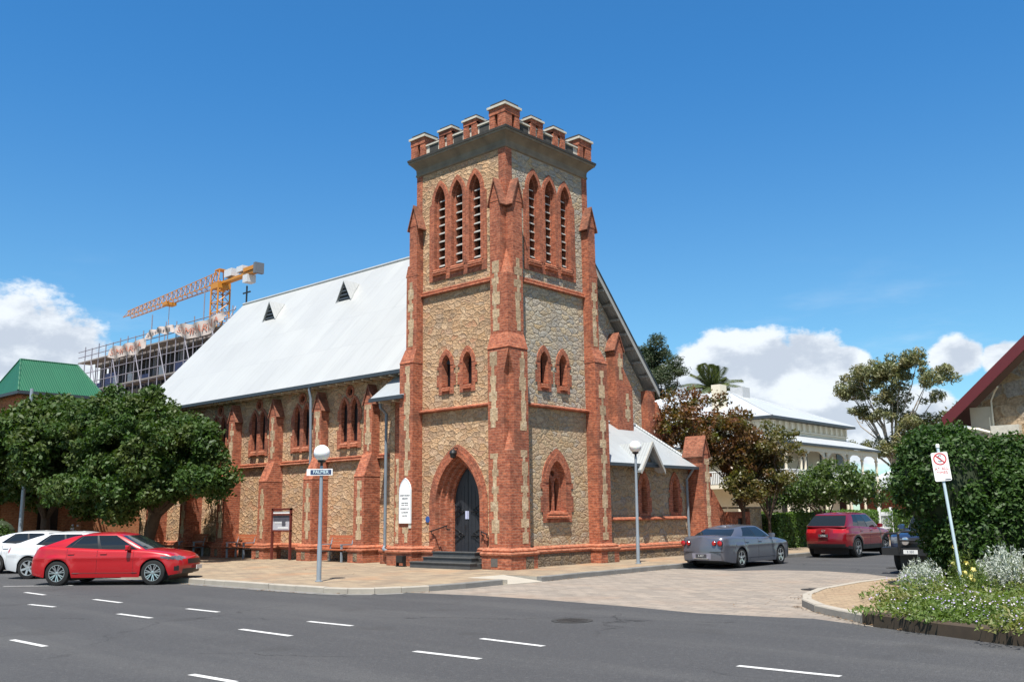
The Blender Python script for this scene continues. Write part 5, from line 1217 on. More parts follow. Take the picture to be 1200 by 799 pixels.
NP = wthing("parking_sign", "leaning no stopping sign on a pale post in the flower bed", "road sign", (-3.28, -13.91, 0))
mb = MB(); top = Vector((-3.14, -13.80, 2.78)); mb.tube([(-3.22, -14.05, -.05), tuple(top)], .028, 12); mb.build("post", simple("pale_post", (.46, .56, .60), .5, var=.12), NP, smooth=True)
mb = MB(); mb.lathe([(.036, 0), (.036, .05), (.02, .07)], 12, tuple(top)); mb.build("post_cap", WHITE, NP)
axis = (top-Vector((-3.22, -14.05, 0))).normalized(); nn = Vector((-.93, -.36, 0)); nn = (nn-axis*nn.dot(axis)).normalized(); uu = axis.cross(nn).normalized()
if uu.dot(Vector((.36, -.93, 0))) < 0: uu = -uu
ctr = Vector((-3.22, -14.05, 0))+axis*2.43
MS = Matrix(((uu.x, axis.x, nn.x, 0), (uu.y, axis.y, nn.y, 0), (uu.z, axis.z, nn.z, 0), (0, 0, 0, 1)))
def sp(u, v, n): p = ctr+uu*u+axis*v+nn*n; return tuple(p)
bw, bh = .145, .27; pts = []
for cx, cy, a0 in ((bw-.03, bh-.03, 0), (-bw+.03, bh-.03, 90), (-bw+.03, -bh+.03, 180), (bw-.03, -bh+.03, 270)):
    for k in range(4): a = R(a0+k*30); pts.append((cx+.03*math.cos(a), cy+.03*math.sin(a)))
mb = MB(); mb.loft([[sp(u, v, .034) for u, v in pts], [sp(u, v, .042) for u, v in pts]]); mb.build("sign_board", WHITE, NP)
mb = MB(); rr = lambda r_, n: [(r_*math.cos(2*PI*k/28), .145+r_*math.sin(2*PI*k/28)) for k in range(28)]
mb.poly(rr(.115, 0), [rr(.093, 0)], lambda u, v: sp(u, v, .0445)); mb.face([sp(u, v, .0465) for u, v in ((-.085, .215), (-.07, .23), (.085, .075), (.07, .06))]); mb.build("red_ring", INKRED, NP)
Moff = (-3.28, -13.91, 0)
text_mesh("symbol_letter", "S", .19, INK, Matrix.Translation(sp(0, .145, .0425)) @ MS, NP, off=Moff, ext=.001)
text_mesh("lettering", "AT ALL", .075, INKRED, Matrix.Translation(sp(0, -.04, .0435)) @ MS, NP, off=Moff, ext=.001); text_mesh("lettering", "TIMES", .075, INKRED, Matrix.Translation(sp(0, -.115, .0435)) @ MS, NP, off=Moff, ext=.001)
mb = MB(); mb.face([sp(u, v, .0435) for u, v in ((.03, -.235), (.13, -.235), (.13, -.255), (.03, -.255))]); mb.build("maker_mark", INK, NP)

NB = wthing("notice_board", "maroon framed notice board with a pinned poster standing against the nave wall", "notice board", (.0, 12.05, 0))
mb = MB()
for y in (12.68, 11.46): mb.box(-.05, .03, y-.04, y+.04, 0, 1.98)
mb.box(-.05, .03, 11.42, 12.72, 1.90, 1.98); mb.box(-.055, .035, 11.42, 12.72, 1.70, 1.76); mb.box(-.055, .035, 11.42, 12.72, 1.08, 1.14); mb.build("frame", TIMB_RED, NB)
mb = MB(); mb.box(-.02, .0, 11.50, 12.64, 1.14, 1.70); mb.build("poster_panel", simple("poster_grey", (.40, .40, .44), .7, var=.3, nscale=3), NB)
mb = MB(); mb.box(-.026, -.0205, 11.52, 12.62, 1.48, 1.68); mb.box(-.03, -.0265, 11.78, 12.02, 1.30, 1.62); mb.build("poster_picture", simple("poster_dark", (.07, .07, .09), .7, var=.5, nscale=9), NB)
mb = MB(); mb.box(-.028, -.0205, 11.6, 12.3, 1.20, 1.24); mb.box(-.028, -.0205, 11.75, 12.5, 1.40, 1.43); mb.box(-.02, -.0, 11.5, 12.64, 1.77, 1.86); mb.build("header_strip", WHITE, NB)
def bench(loc, label):
    t = thing("bench", label, "bench", loc, 0, "timber benches along the nave wall")
    for y in (-.62, .62):
        mb = MB(); mb.box(-.22, -.16, y-.03, y+.03, 0, .62); mb.box(.20, .26, y-.03, y+.03, 0, .45); mb.box(-.22, .30, y-.03, y+.03, .36, .41); mb.box(-.24, .30, y-.035, y+.035, .60, .64)
        mb.loft([[(.22, y-.03, .4), (.28, y-.03, .4), (.28, y+.03, .4), (.22, y+.03, .4)], [(.36, y-.03, .92), (.40, y-.03, .92), (.40, y+.03, .92), (.36, y+.03, .92)]]); mb.build("bench_leg", GALV, t)
    mb = MB()
    for k in range(5): mb.box(-.24+k*.105, -.24+k*.105+.085, -.8, .8, .415, .45)
    mb.build("seat", BENCHW, t); mb = MB()
    for k in range(4):
        x = .25+k*.030; z = .50+k*.115; mb.loft([[(x, -.8, z), (x+.025, -.8, z), (x+.05, -.8, z+.10), (x+.025, -.8, z+.10)], [(x, .8, z), (x+.025, .8, z), (x+.05, .8, z+.10), (x+.025, .8, z+.10)]])
    mb.build("backrest", BENCHW, t); return t
b0 = bench((.08, 8.75, 0), "red brown timber bench against the nave wall behind the lamp with street name sign")
copy_thing(b0, (.05, 15.1, 0), 0, "timber bench beside the notice board, half shaded by the tree")
copy_thing(b0, (.05, 19.0, 0), 0, "orange brown timber bench under the tree above the red car bonnet")
PL_ = wthing("light_pole", "plain grey pole in front of the orange brick hall wall", "pole", (-5, 24.6, 0)); mb = MB(); mb.tube([(-5, 24.6, 0), (-5, 24.6, 7.5)], [.10, .07], 12); mb.build("shaft", GALV, PL_)

# ------------------------------------------------------------------ buildings beyond
BB = wthing("brick_hall", "orange brick hall with steep green iron hipped roof behind the street trees", "building", (0, 30, 0))
mb = MB(); mb.box(-9, 3.6, 30, 44, 0, 4.6); mb.box(-3.4, .45, 30.05, 33.6, 4.6, 7.95); mb.box(-12, -4.2, 33, 42, 0, 7.0); mb.build("wall", BRICK_T, BB)
def hip(x0, x1, y0, y1, ze, zr, ins, mt, par, ov=.3, name="roof"):
    mb = MB(); x0 -= ov; x1 += ov; y0 -= ov; y1 += ov; a = (y1-y0)/2; ya = (y0+y1)/2
    A, B, C_, D = (x0, y0, ze), (x1, y0, ze), (x1, y1, ze), (x0, y1, ze); alongx = ins is not None or (x1-x0) >= (y1-y0)
    if alongx: i_ = ins if ins is not None else a; P, Q = (x0+i_, ya, zr), (x1-i_, ya, zr); faces = (((A, B, Q, P), 'x'), ((B, C_, Q), 'y'), ((C_, D, P, Q), 'x'), ((D, A, P), 'y'))
    else: a = (x1-x0)/2; P, Q = ((x0+x1)/2, y0+a, zr), ((x0+x1)/2, y1-a, zr); faces = (((A, B, P), 'x'), ((B, C_, Q, P), 'y'), ((C_, D, Q), 'x'), ((D, A, P, Q), 'y'))
    for pts, ud in faces:
        mb.face(pts, [(p[0] if ud == 'x' else p[1], math.hypot(p[2]-ze, (p[1]-pts[0][1]) if ud == 'x' else (p[0]-pts[0][0]))) for p in pts])
    o = mb.build(name, mt, par)
    g = MB(); g.box(x0-.02, x1+.02, y0-.02, y1+.02, ze-.16, ze-.005); g.build("eaves_fascia", GUTTER, par)
    r = MB(); 
    for u, v in (((A, P), (B, Q), (P, Q), (D, P), (C_, Q)) if alongx else ((A, P), (B, P), (P, Q), (D, Q), (C_, Q))): r.tube([u, v], .05, 6)
    r.build("ridge_capping", mt, par); return o
hip(-3.4, .45, 30.05, 33.6, 8.05, 9.95, .75, ROOF_G, BB); hip(-12, -4.2, 33, 42, 7.0, 9.3, None, ROOF_G, BB); hip(-3.6, 3.6, 34, 44, 4.6, 6.6, None, ROOF_G, BB)
for x in (-7.2, -5.0, -2.2): MB().box(x, x+1.0, 29.96, 30.04, 1.0, 2.6).build("window", LEAD, BB); MB().box(x-.08, x+1.08, 29.9, 30.02, .90, .99).build("window_sill", PALE, BB)
GY_ = wthing("gate_pier", "square orange brick pier with pale cap near the leaning tree trunk", "gate pier", (-.9, 27.5, 0))
mb = MB(); mb.box(-1.2, -.6, 27.2, 27.8, 0, 2.0); mb.build("shaft", BRICK_T, GY_); mb = MB(); mb.rects([(2.0, -1.26, -.54, 27.14, 27.86), (2.08, -1.26, -.54, 27.14, 27.86), (2.25, -1.0, -.8, 27.4, 27.6)]); mb.build("pier_cap", PALE, GY_)

# building under construction with scaffold, and the crane
SB = wthing("construction_building", "concrete building under construction wrapped in scaffolding with a sagging banner", "construction site", (20, 64, 0))
CONCR = simple("site_concrete", (.22, .20, .20), .9, var=.3, nscale=.6)
for z in (3.5, 7, 10.4, 13.8, 17.3): MB().box(21.2, 36, 49, 77.6, z, z+.35).build("floor_slab", CONCR, SB)
for y in (50, 55, 60, 65, 70, 76.5):
    for x in (21.5,): MB().box(x, x+.5, y, y+.5, 0, 17.3).build("column", CONCR, SB)
mb = MB(); mb.box(22.6, 35.5, 49.5, 77.3, 0, 17.2); mb.build("interior_shade_box", simple("site_interior", (.07, .065, .075), .9, var=.6, nscale=.8), SB)  # dark box added so the inside of the building reads as shade
BLUEM = simple("shade_mesh", (.13, .14, .26), .8, var=.3, nscale=1.5)
rn = random.Random(5)
for k in range(16):
    y = 50+k*1.7; z = rn.choice((10.6, 14.0, 14.3)); w = rn.uniform(1, 2.6); h = rn.uniform(.8, 2.6); MB().box(21.0-.01*k*.5, 21.1, y, y+w, z, z+h).build("mesh_sheet", BLUEM, SB)
for k in range(6): y = 56+k*3.1; z = rn.choice((11.1, 14.6)); MB().box(20.8, 20.9, y, y+.9, z, z+1.1).build("white_sheet", simple("site_white", (.5, .5, .52), .8), SB)
STEEL = simple("scaffold_tube", (.20, .19, .23), .5, var=.2)
mb = MB(); y = 49.0; ys = []
while y < 78: ys.append(y); y += 1.55
def bar(a, b, r=.055): mb.tube([a, b], r, 4, False)
for y in ys:
    zt = 18.9+rn.choice((0, 0, .3, 1.6 if 50 < y < 66 else .2, 2.6 if 52 < y < 64 else .3))
    bar((19.8, y, 3), (19.8, y, zt)); bar((21.0, y, 3), (21.0, y, 18.2)); 
for z in (4, 5.5, 7, 9, 10.9, 12, 12.9, 14.4, 15.4, 16.4, 17.6, 18.2, 18.8): bar((19.8, 48.5, z), (19.8, 78.5, z), .045)
for z in (7, 10.9, 14.4, 17.6):
    for y in ys: bar((19.8, y, z), (21.0, y, z), .04)
for i_ in range(0, len(ys)-3, 3):
    bar((19.75, ys[i_], 10.9), (19.75, ys[i_+2], 17.6)); bar((19.75, ys[i_+2], 4), (19.75, ys[i_], 10.9))
for k in range(9): y = 52+k*1.7+rn.uniform(-.5, .5); bar((22+rn.uniform(0, 3), y, 17.6), (22+rn.uniform(0, 3), y+.01, 19.6+rn.uniform(0, 1.4)), .06)
mb.build("scaffold", STEEL, SB)
for z in (7.1, 11.0, 14.5, 17.65):
  mb = MB(); mb.box(19.75, 21.1, 48.6, 78.4, z-.05, z+.06); mb.build("scaffold_deck", simple("scaffold_plank", (.25, .22, .20), .8, var=.3), SB)
# banners with a real sag
def banner(y0, y1, ztop, zbot, sag, txt, name, ink=(.36, .13, .08)):
    mb = MB(); n = 26
    def P(u, v):
        y = y0+(y1-y0)*u; zt = ztop-sag*math.sin(PI*u)*.45+.05*math.sin(u*17); zb_ = zbot-sag*math.sin(PI*u)+.10*math.sin(u*13+1)
        return (19.66+.12*math.sin(u*21+v*3), y, zt+(zb_-zt)*v)
    for i_ in range(n):
        for j in range(4): mb.face([P(i_/n, j/4), P((i_+1)/n, j/4), P((i_+1)/n, (j+1)/4), P(i_/n, (j+1)/4)])
    o = mb.build(name, simple("banner_cloth", (.40, .34, .31), .7, var=.25, nscale=2), SB, smooth=True)
    cu = text_mesh("banner_lettering", txt, 1.0, simple("banner_ink_%d" % int(ink[0]*100), ink, .7), Matrix.Identity(4), SB, ext=0)
    vs = cu.data.vertices; xs_ = [v.co.x for v in vs]; xa, xb_ = min(xs_), max(xs_); ys_ = [v.co.y for v in vs]; ya, yb_ = min(ys_), max(ys_)
    for v in vs:
        u = .95-.88*(v.co.x-xa)/(xb_-xa); w = .74-.50*(v.co.y-ya)/(yb_-ya); p = P(u, w); v.co = Vector((p[0]-.10, p[1], p[2]))-Vector((20, 64, 0))
    return o
banner(63.8, 71.2, 18.4, 17.3, .2, "SOMMARIVA", "banner"); banner(58.6, 63.7, 18.9, 18.1, -.3, "sommariva", "banner", (.06, .06, .07)); banner(50.2, 58.2, 18.9, 18.0, .9, "SOMMARIVA", "banner")
CR = wthing("tower_crane", "yellow tower crane with lattice jib standing over the construction site", "crane", (29.9, 68.25, 0))
CY = simple("crane_yellow", (.50, .20, .02), .5, var=.12); mb = MB(); cx, cy = 29.9, 68.25
for dx in (-.7, .7):
    for dy_ in (-.7, .7): mb.tube([(cx+dx, cy+dy_, 0), (cx+dx, cy+dy_, 25.6)], .09, 6)
z = 12.0
while z < 25.3:
    for (a, b) in (((-.7, -.7), (.7, -.7)), ((.7, -.7), (.7, .7)), ((.7, .7), (-.7, .7)), ((-.7, .7), (-.7, -.7))):
        mb.tube([(cx+a[0], cy+a[1], z), (cx+b[0], cy+b[1], z+1.1)], .05, 4); mb.tube([(cx+a[0], cy+a[1], z+1.1), (cx+b[0], cy+b[1], z+1.1)], .05, 4)
    z += 1.1
mb.build("mast", CY, CR)
jd = Vector((1.12, 23.54, 0)).normalized(); jn = Vector((-jd.y, jd.x, 0)); P0 = Vector((cx, cy, 26.2))
mb = MB(); Lj = 23.5; nb = 20
def jp(s_, k):
    h_ = 1.5*(1-.45*s_/Lj); return tuple(P0+jd*s_+(jn*(-.5) if k == 0 else jn*.5 if k == 1 else Vector((0, 0, h_))))
for k in range(3): mb.tube([jp(.5, k), jp(Lj, k)], .065 if k < 2 else .05, 5)
for i_ in range(nb):
    a = .5+(Lj-.5)*i_/nb; b = .5+(Lj-.5)*(i_+1)/nb; m_ = (a+b)/2
    for k in (0, 1): mb.tube([jp(a, k), jp(m_, 2)], .032, 4); mb.tube([jp(m_, 2), jp(b, k)], .032, 4)
    mb.tube([jp(a, 0), jp(a, 1)], .03, 4)
mb.build("jib", CY, CR)
mb = MB()
def obox(c, l, w_, h_): 
    c = Vector(c); mb.loft([[tuple(c+jd*(-l/2)+jn*a+Vector((0, 0, b))) for a, b in ((-w_/2, -h_/2), (w_/2, -h_/2), (w_/2, h_/2), (-w_/2, h_/2))], [tuple(c+jd*(l/2)+jn*a+Vector((0, 0, b))) for a, b in ((-w_/2, -h_/2), (w_/2, -h_/2), (w_/2, h_/2), (-w_/2, h_/2))]])
obox(P0-jd*3.9+Vector((0, 0, .0)), 7.6, .7, .26); obox(P0+Vector((0, 0, -.3)), 1.6, 1.5, .6)
for a in (-.7, .7):
    for b in (-.7, .7): mb.tube([tuple(P0+jd*a+jn*b), tuple(P0+jd*a*.6+jn*b*.6+Vector((0, 0, 1.5)))], .06, 5)
obox(P0+Vector((0, 0, 1.5)), 1.0, 1.0, .12); obox(P0-jd*6.4+Vector((0, 0, .4)), 2.0, .9, .4)
mb.build("counter_jib", CY, CR)
mb = MB(); obox(P0-jd*2.2+Vector((0, 0, .75)), 1.5, .9, .8); mb.build("machine_housing", simple("crane_white", (.55, .55, .56), .5), CR); mb = MB(); obox(P0-jd*4.6+Vector((0, 0, .7)), 1.2, .9, .6); mb.build("machine_housing", simple("crane_white", (.55, .55, .56), .5), CR)
mb = MB(); obox(P0-jd*5.9+Vector((0, 0, -.55)), .9, 1.0, .8); mb.build("ballast_block", simple("crane_white", (.55, .55, .56), .5), CR)
mb = MB(); obox(P0-jd*7.7+Vector((0, 0, .25)), .4, 1.0, 1.1); mb.build("counterweight", simple("crane_grey", (.12, .13, .15), .7), CR)
mb = MB(); obox(P0+jd*12+Vector((0, 0, -.2)), 1.1, 1.2, .35); mb.tube([tuple(P0+jd*12), tuple(P0+jd*12+Vector((0, 0, -6)))], .035, 4); mb.build("trolley", CY, CR)

# verandah house
VH = wthing("verandah_house", "cream two storey house with white hipped roof and upper verandah behind the street trees", "house", (34, 8, 0))
mb = MB(); mb.box(34.3, 46.7, 8.3, 26, 0, 7.5); mb.build("wall", CREAM, VH)
hip(34.2, 46.8, 8.1, 26.2, 7.68, 10.4, None, ROOF_W, VH, .35)
for x in np.arange(34.6, 46.6, .9): MB().box(x, x+.16, 8.12, 8.3, 6.95, 7.45).build("eaves_bracket", CREAM, VH)
for y in np.arange(8.6, 20, .9): MB().box(34.12, 34.3, y, y+.16, 6.95, 7.45).build("eaves_bracket", CREAM, VH)
MB().box(34.1, 46.8, 8.2, 8.3, 6.84, 6.92).build("wall_moulding", CREAM, VH)
slab("verandah_roof", ((31.9, 6.0, 5.85), (46.9, 6.0, 5.85)), ((33.9, 8.3, 6.65), (46.9, 8.3, 6.65)), .06, ROOF_W, VH)
slab("verandah_roof", ((31.9, 6.0, 5.85), (31.9, 20, 5.85)), ((34.3, 8.3, 6.65), (34.3, 20, 6.65)), .06, ROOF_W, VH)
mb = MB(); mb.box(31.9, 46.9, 5.9, 6.0, 5.68, 5.82); mb.box(31.8, 31.9, 6, 20, 5.68, 5.82); mb.build("verandah_fascia", GUTTER, VH)
mb = MB(); mb.box(32, 46.8, 6.1, 8.3, 3.05, 3.3); mb.box(32, 34.3, 8.3, 20, 3.05, 3.3); mb.box(32, 46.8, 6.12, 6.24, 5.35, 5.68); mb.box(32.02, 32.14, 6.2, 20, 5.35, 5.68); mb.build("verandah_floor", CREAM, VH)
post = [(32.1, 6.2), (34.2, 6.2), (34.8, 6.2), (37.6, 6.2), (38.2, 6.2), (41, 6.2), (41.6, 6.2), (44, 6.2), (46.6, 6.2), (32.1, 9.5), (32.1, 13), (32.1, 16.5)]
for (x, y) in post:
    mb = MB(); mb.lathe([(.13, 3.3), (.11, 3.5), (.085, 3.7), (.085, 4.95), (.13, 5.0), (.13, 5.05), (.09, 5.1), (.10, 5.6)], 10, (x, y, 0)); mb.lathe([(.14, 0), (.11, .4), (.09, .5), (.09, 3.05)], 10, (x, y, 0)); mb.build("verandah_post", CREAM, VH)
mb = MB()
for a, b in zip(post[:8], post[1:9]):
    if b[0]-a[0] < 1: continue
    n = 10      # arched frieze between the posts
    for k in range(n):
        u0, u1 = k/n, (k+1)/n; f_ = lambda u: 5.36-.42*(abs(2*u-1))**3
        x0, x1 = a[0]+(b[0]-a[0])*u0, a[0]+(b[0]-a[0])*u1; mb.loft([[(x0, 6.15, f_(u0)), (x0, 6.21, f_(u0)), (x0, 6.21, 5.5), (x0, 6.15, 5.5)], [(x1, 6.15, f_(u1)), (x1, 6.21, f_(u1)), (x1, 6.21, 5.5), (x1, 6.15, 5.5)]])
mb.build("frieze", CREAM, VH)
mb = MB()
for x in np.arange(32.1, 46.6, .13): mb.box(x, x+.05, 6.16, 6.20, 3.35, 4.1)
for y in np.arange(6.3, 17, .13): mb.box(32.06, 32.10, y, y+.05, 3.35, 4.1)
mb.box(32, 46.7, 6.14, 6.22, 4.1, 4.16); mb.box(32.04, 32.12, 6.1, 17, 4.1, 4.16); mb.build("balustrade", WHITE, VH)
for x in (35.5, 38.6, 41.8, 44.6): MB().box(x, x+1.1, 8.26, 8.31, 3.4, 5.6).build("window", LEAD, VH); MB().box(x, x+1.1, 8.26, 8.31, .4, 2.6).build("window", LEAD, VH)
for y in (9.5, 13, 17): MB().box(34.26, 34.31, y, y+1.1, 3.4, 5.6).build("window", LEAD, VH)
mb = MB(); mb.box(36, 36.9, 12.6, 13.3, 8.5, 10.35); mb.build("chimney", CREAM, VH)
mb = MB(); mb.box(39.8, 40.9, 12.9, 13.9, 9.6, 10.55); mb.build("roof_cooler", simple("cooler_grey", (.45, .46, .47), .6, var=.2), VH)
# small brick cottage at the end of the street
BC = wthing("brick_cottage", "small white roofed brick cottage with pale porch columns beyond the verandah house", "house", (52, 2, 0))
mb = MB(); mb.box(50, 60, 1.0, 9, 0, 3.0); mb.build("wall", BRICK, BC); hip(49.6, 60.4, .2, 9.4, 3.25, 5.6, None, ROOF_W, BC)
for x, y in ((49.9, .4), (50.9, .4), (52.2, .4), (53.0, .4), (55, .4), (49.9, 2.2)):
    mb = MB(); mb.box(x, x+.25, y, y+.25, 0, 3.2); mb.build("porch_column", CREAM, BC)
mb = MB(); mb.box(50.6, 51.8, 2.2, 3.2, 3.4, 5.9); mb.box(50.5, 51.9, 2.1, 3.3, 5.9, 6.1); mb.build("chimney", BRICK, BC)
mb = MB(); mb.box(49.5, 52, .0, 1.0, 2.3, 2.5); mb.box(50.2, 51.2, .94, .99, .8, 2.2); mb.box(53.2, 54.4, .94, .99, .8, 2.2); mb.build("window", LEAD, BC)
GT = wthing("garden_gate", "small white timber gate in the far clipped hedge", "gate", (30, -.35, 0)); mb = MB()
for k in range(7): mb.box(29.2+k*.22, 29.3+k*.22, -.37, -.33, .5, 1.5)
mb.box(29.1, 30.8, -.40, -.36, 1.3, 1.42); mb.box(29.1, 30.8, -.40, -.36, .6, .7)
for x in (29.05, 30.75): mb.box(x, x+.12, -.42, -.30, 0, 1.75)
mb.build("pickets", WHITE, GT)

# stone cottage on the right with maroon barge boards
SC = wthing("stone_cottage", "squared stone cottage gable with maroon barge boards behind the tall hedge", "house", (3.5, -16, 0))
CXW = 3.9; ya, yb2, yc = -12.5, -20.35, -16.43; ze = 4.07; zp = ze+(yb2-ya)*-.5*.90
FC = Face((CXW, 0, 0), (0, 1, 0), (-1, 0, 0))
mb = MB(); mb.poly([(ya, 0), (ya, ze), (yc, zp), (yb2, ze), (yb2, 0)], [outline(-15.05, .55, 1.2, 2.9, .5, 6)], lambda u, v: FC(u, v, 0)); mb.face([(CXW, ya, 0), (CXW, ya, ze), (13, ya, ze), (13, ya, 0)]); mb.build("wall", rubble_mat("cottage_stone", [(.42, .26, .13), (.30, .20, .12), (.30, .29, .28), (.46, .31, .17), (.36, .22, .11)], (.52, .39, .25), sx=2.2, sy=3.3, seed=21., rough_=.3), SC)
mb = MB(); fbox(mb, FC, ya, ya-.9, ze-.75+0, ze-.55, 0, .09); fbox(mb, FC, ya+.02, yb2, 3.02, 3.22, 0, .10); fbox(mb, FC, ya+.03, ya-.42, 0, 3.02, -.1, .05); fbox(mb, FC, ya+.03, ya-.5, 3.22, ze+.1, -.1, .04); mb.build("rendered_band", simple("cottage_render", (.46, .40, .31), .85, var=.15), SC)
mb = MB(); ring(mb, FC, outline(-15.05, .55, 1.2, 2.9, .5, 6), outline(-15.05, .72, 1.2, 2.9, .62, 6), .05, 0); reveal(mb, FC, outline(-15.05, .55, 1.2, 2.9, .5, 6), .05, outline(-15.05, .55, 1.2, 2.9, .5, 6), -.2); wo = mb.build("arched_window", PALE, SC)
mb = MB(); mb.poly(outline(-15.05, .56, 1.2, 2.9, .5, 6), (), lambda u, v: FC(u, v, -.19)); mb.build("pane", GLASS, wo)
k_ = .90
for s_ in (-1, 1):
    e = yc+s_*(3.93+.55); zE = ze-.5*k_+.30; P1 = (CXW-.55, yc, zp+.30)
    slab("roof", ((CXW-.5, e, zE), (13, e, zE)), ((CXW-.5, yc, zp+.30), (13, yc, zp+.30)), .08, ROOF_R, SC)
    mb = MB(); q = lambda y, z, x: [(x, y, z+.03), (x, y, z-.30), (x+.05, y, z-.30), (x+.05, y, z+.03)]
    mb.loft([q(e+s_*.02, zE-.02, CXW-.56), q(yc, zp+.30, CXW-.56)]); mb.build("barge_board", simple("maroon_paint", (.11, .012, .014), .45, var=.12), SC)
    mb = MB(); q = lambda y, z, x: [(x, y, z-.04), (x, y, z-.09), (CXW, y, z-.09), (CXW, y, z-.04)]
    mb.loft([q(e, zE-.03, CXW-.5), q(yc, zp+.27, CXW-.5)]); mb.build("soffit", simple("cream_soffit", (.60, .55, .45), .7), SC)
mb = MB(); mb.tube([(CXW-.42, ya+.38, 3.62), (CXW-.35, ya-.2, 3.58), (CXW-.22, ya-.42, 3.50), (CXW-.12, ya-.46, 3.3), (CXW-.12, ya-.46, 0)], .05, 8); mb.build("downpipe", CREAM, SC)
mb = MB(); fbox(mb, FC, -12.98, -13.62, 3.42, 3.66, .0, .28); mb.build("meter_box", PALE, SC)
mb = MB(); mb.tube([(CXW-.05, -13.0, 2.0), (CXW-.05, -13.0, 4.3), (CXW-.1, -13.1, 4.5), (CXW-.3, -13.25, 4.62)], .022, 6); mb.tube([(CXW-.05, -12.92, 2.2), (CXW-.05, -12.92, 3.9)], .018, 6); mb.build("conduit", CREAM, SC)

# ------------------------------------------------------------------ vegetation
def leaves(name, pts, nrm, size, mt, parent, off, aspect=.55, jit=.9, long_dir=None, **props):
    n = len(pts); pts = np.asarray(pts, float); nrm = np.asarray(nrm, float)
    d = nrm+rng.normal(0, jit, (n, 3)); d /= np.linalg.norm(d, axis=1)[:, None]+1e-9
    r_ = rng.normal(0, 1, (n, 3)) if long_dir is None else np.asarray(long_dir, float)+rng.normal(0, .35, (n, 3))
    a = r_-d*(r_*d).sum(1)[:, None]; a /= np.linalg.norm(a, axis=1)[:, None]+1e-9; b = np.cross(d, a)
    s = size*rng.uniform(.6, 1.25, (n, 1)); p = pts-np.asarray(off)
    v = np.stack([p-a*s, p+b*s*aspect+d*s*.12, p+a*s, p-b*s*aspect+d*s*.12], 1).reshape(-1, 3)
    me = bpy.data.meshes.new(name); me.vertices.add(n*4); me.vertices.foreach_set('co', v.astype(np.float32).ravel())
    me.loops.add(n*4); me.loops.foreach_set('vertex_index', np.arange(n*4, dtype=np.int32)); me.polygons.add(n)
    me.polygons.foreach_set('loop_start', np.arange(0, n*4, 4, dtype=np.int32)); 
    me.materials.append(mt); me.update(calc_edges=True); me.validate()
    o = bpy.data.objects.new(name, me); COL.objects.link(o)
    if parent is not None: o.parent = parent
    for k, q in props.items(): o[k] = q
    return o
leaves('leaf_litter', LEAF_LITTER, np.tile((0, 0, 1.), (len(LEAF_LITTER), 1)), .028, simple('dry_leaf', (.16, .095, .045), .8, var=.5, nscale=20), None, (0, 0, 0), jit=.15, kind='stuff')
def clump_pts(c, r, n, inner=.35):
    d = rng.normal(0, 1, (n, 3)); d /= np.linalg.norm(d, axis=1)[:, None]; rad = (inner+(1-inner)*rng.random((n, 1))**.6)*(1+rng.normal(0, .10, (n, 1)))
    return np.asarray(c)+d*rad*np.asarray(r), d
def canopy(env, nclump, rc, nleaf, flat=.75, seed=0, shell=.55):
    """sub-clumps spread through ellipsoids env = [(cx,cy,cz,rx,ry,rz)]"""
    g = np.random.default_rng(seed); P = []; N = []; C = []
    vol = np.array([e[3]*e[4]*e[5] for e in env])**.8; vol = vol/vol.sum()
    for e, w in zip(env, vol):
        for _ in range(max(2, int(nclump*w))):
            d = g.normal(0, 1, 3); d /= np.linalg.norm(d); rad = shell+(1-shell)*g.random()**.5
            c = np.array(e[:3])+d*rad*np.array(e[3:])*.86; r = rc*g.uniform(.6, 1.35)
            p, n = clump_pts(c, (r, r, r*flat), max(3, int(nleaf*(r/rc)**2))); n = n*.7+np.array([0, 0, .55]); P.append(p); N.append(n); C.append(c)
    return np.concatenate(P), np.concatenate(N), C
def tree(name, label, base, env, nclump, rc, nleaf, leaf, lmat, bark, trunk_r, fork_z, cat="tree", seed=0, group=None, lean=(0, 0), nl=9, aspect=.55, shell=.55, jit=.9, flat=.75, long_dir=None, extra=None):
    t = wthing(name, label, cat, base, group=group); g = random.Random(seed)
    P, N, C = canopy(env, nclump, rc, nleaf, flat, seed, shell)
    mb = MB(); b = Vector(base); f = b+Vector((lean[0], lean[1], fork_z))
    mb.tube([tuple(b-Vector((0, 0, .1))), tuple(b+Vector((lean[0]*.1, lean[1]*.1, .25))), tuple(b.lerp(f, .5)+Vector((.03, .02, 0))), tuple(f)], [trunk_r*1.35, trunk_r*1.05, trunk_r*.9, trunk_r*.8], 10)
    mb.build("trunk", bark, t, smooth=True); lb = MB()
    tg = sorted(C, key=lambda c: g.random())[:nl]
    for c in tg:
        c = Vector(c); m1 = f.lerp(c, .35)+Vector((g.uniform(-.2, .2), g.uniform(-.2, .2), (c-f).length*.10)); m2 = f.lerp(c, .7)+Vector((g.uniform(-.25, .25), g.uniform(-.25, .25), .1))
        lb.tube([tuple(f-Vector((0, 0, .15))), tuple(m1), tuple(m2), tuple(c)], [trunk_r*.55, trunk_r*.36, trunk_r*.22, trunk_r*.07], 6)
        for k in range(3):
            s_ = m1.lerp(c, g.uniform(.1, .8)); e = s_+Vector((g.uniform(-1, 1), g.uniform(-1, 1), g.uniform(0, 1)))*(rc*1.1); lb.tube([tuple(s_), tuple(s_.lerp(e, .5)+Vector((0, 0, .05))), tuple(e)], [trunk_r*.18, trunk_r*.1, .01], 4)
    lb.build("limb", bark, t, smooth=True)
    leaves("crown", P, N, leaf, lmat, t, base, aspect=aspect, jit=jit, long_dir=None if long_dir is None else np.tile(long_dir, (len(P), 1)))
    return t
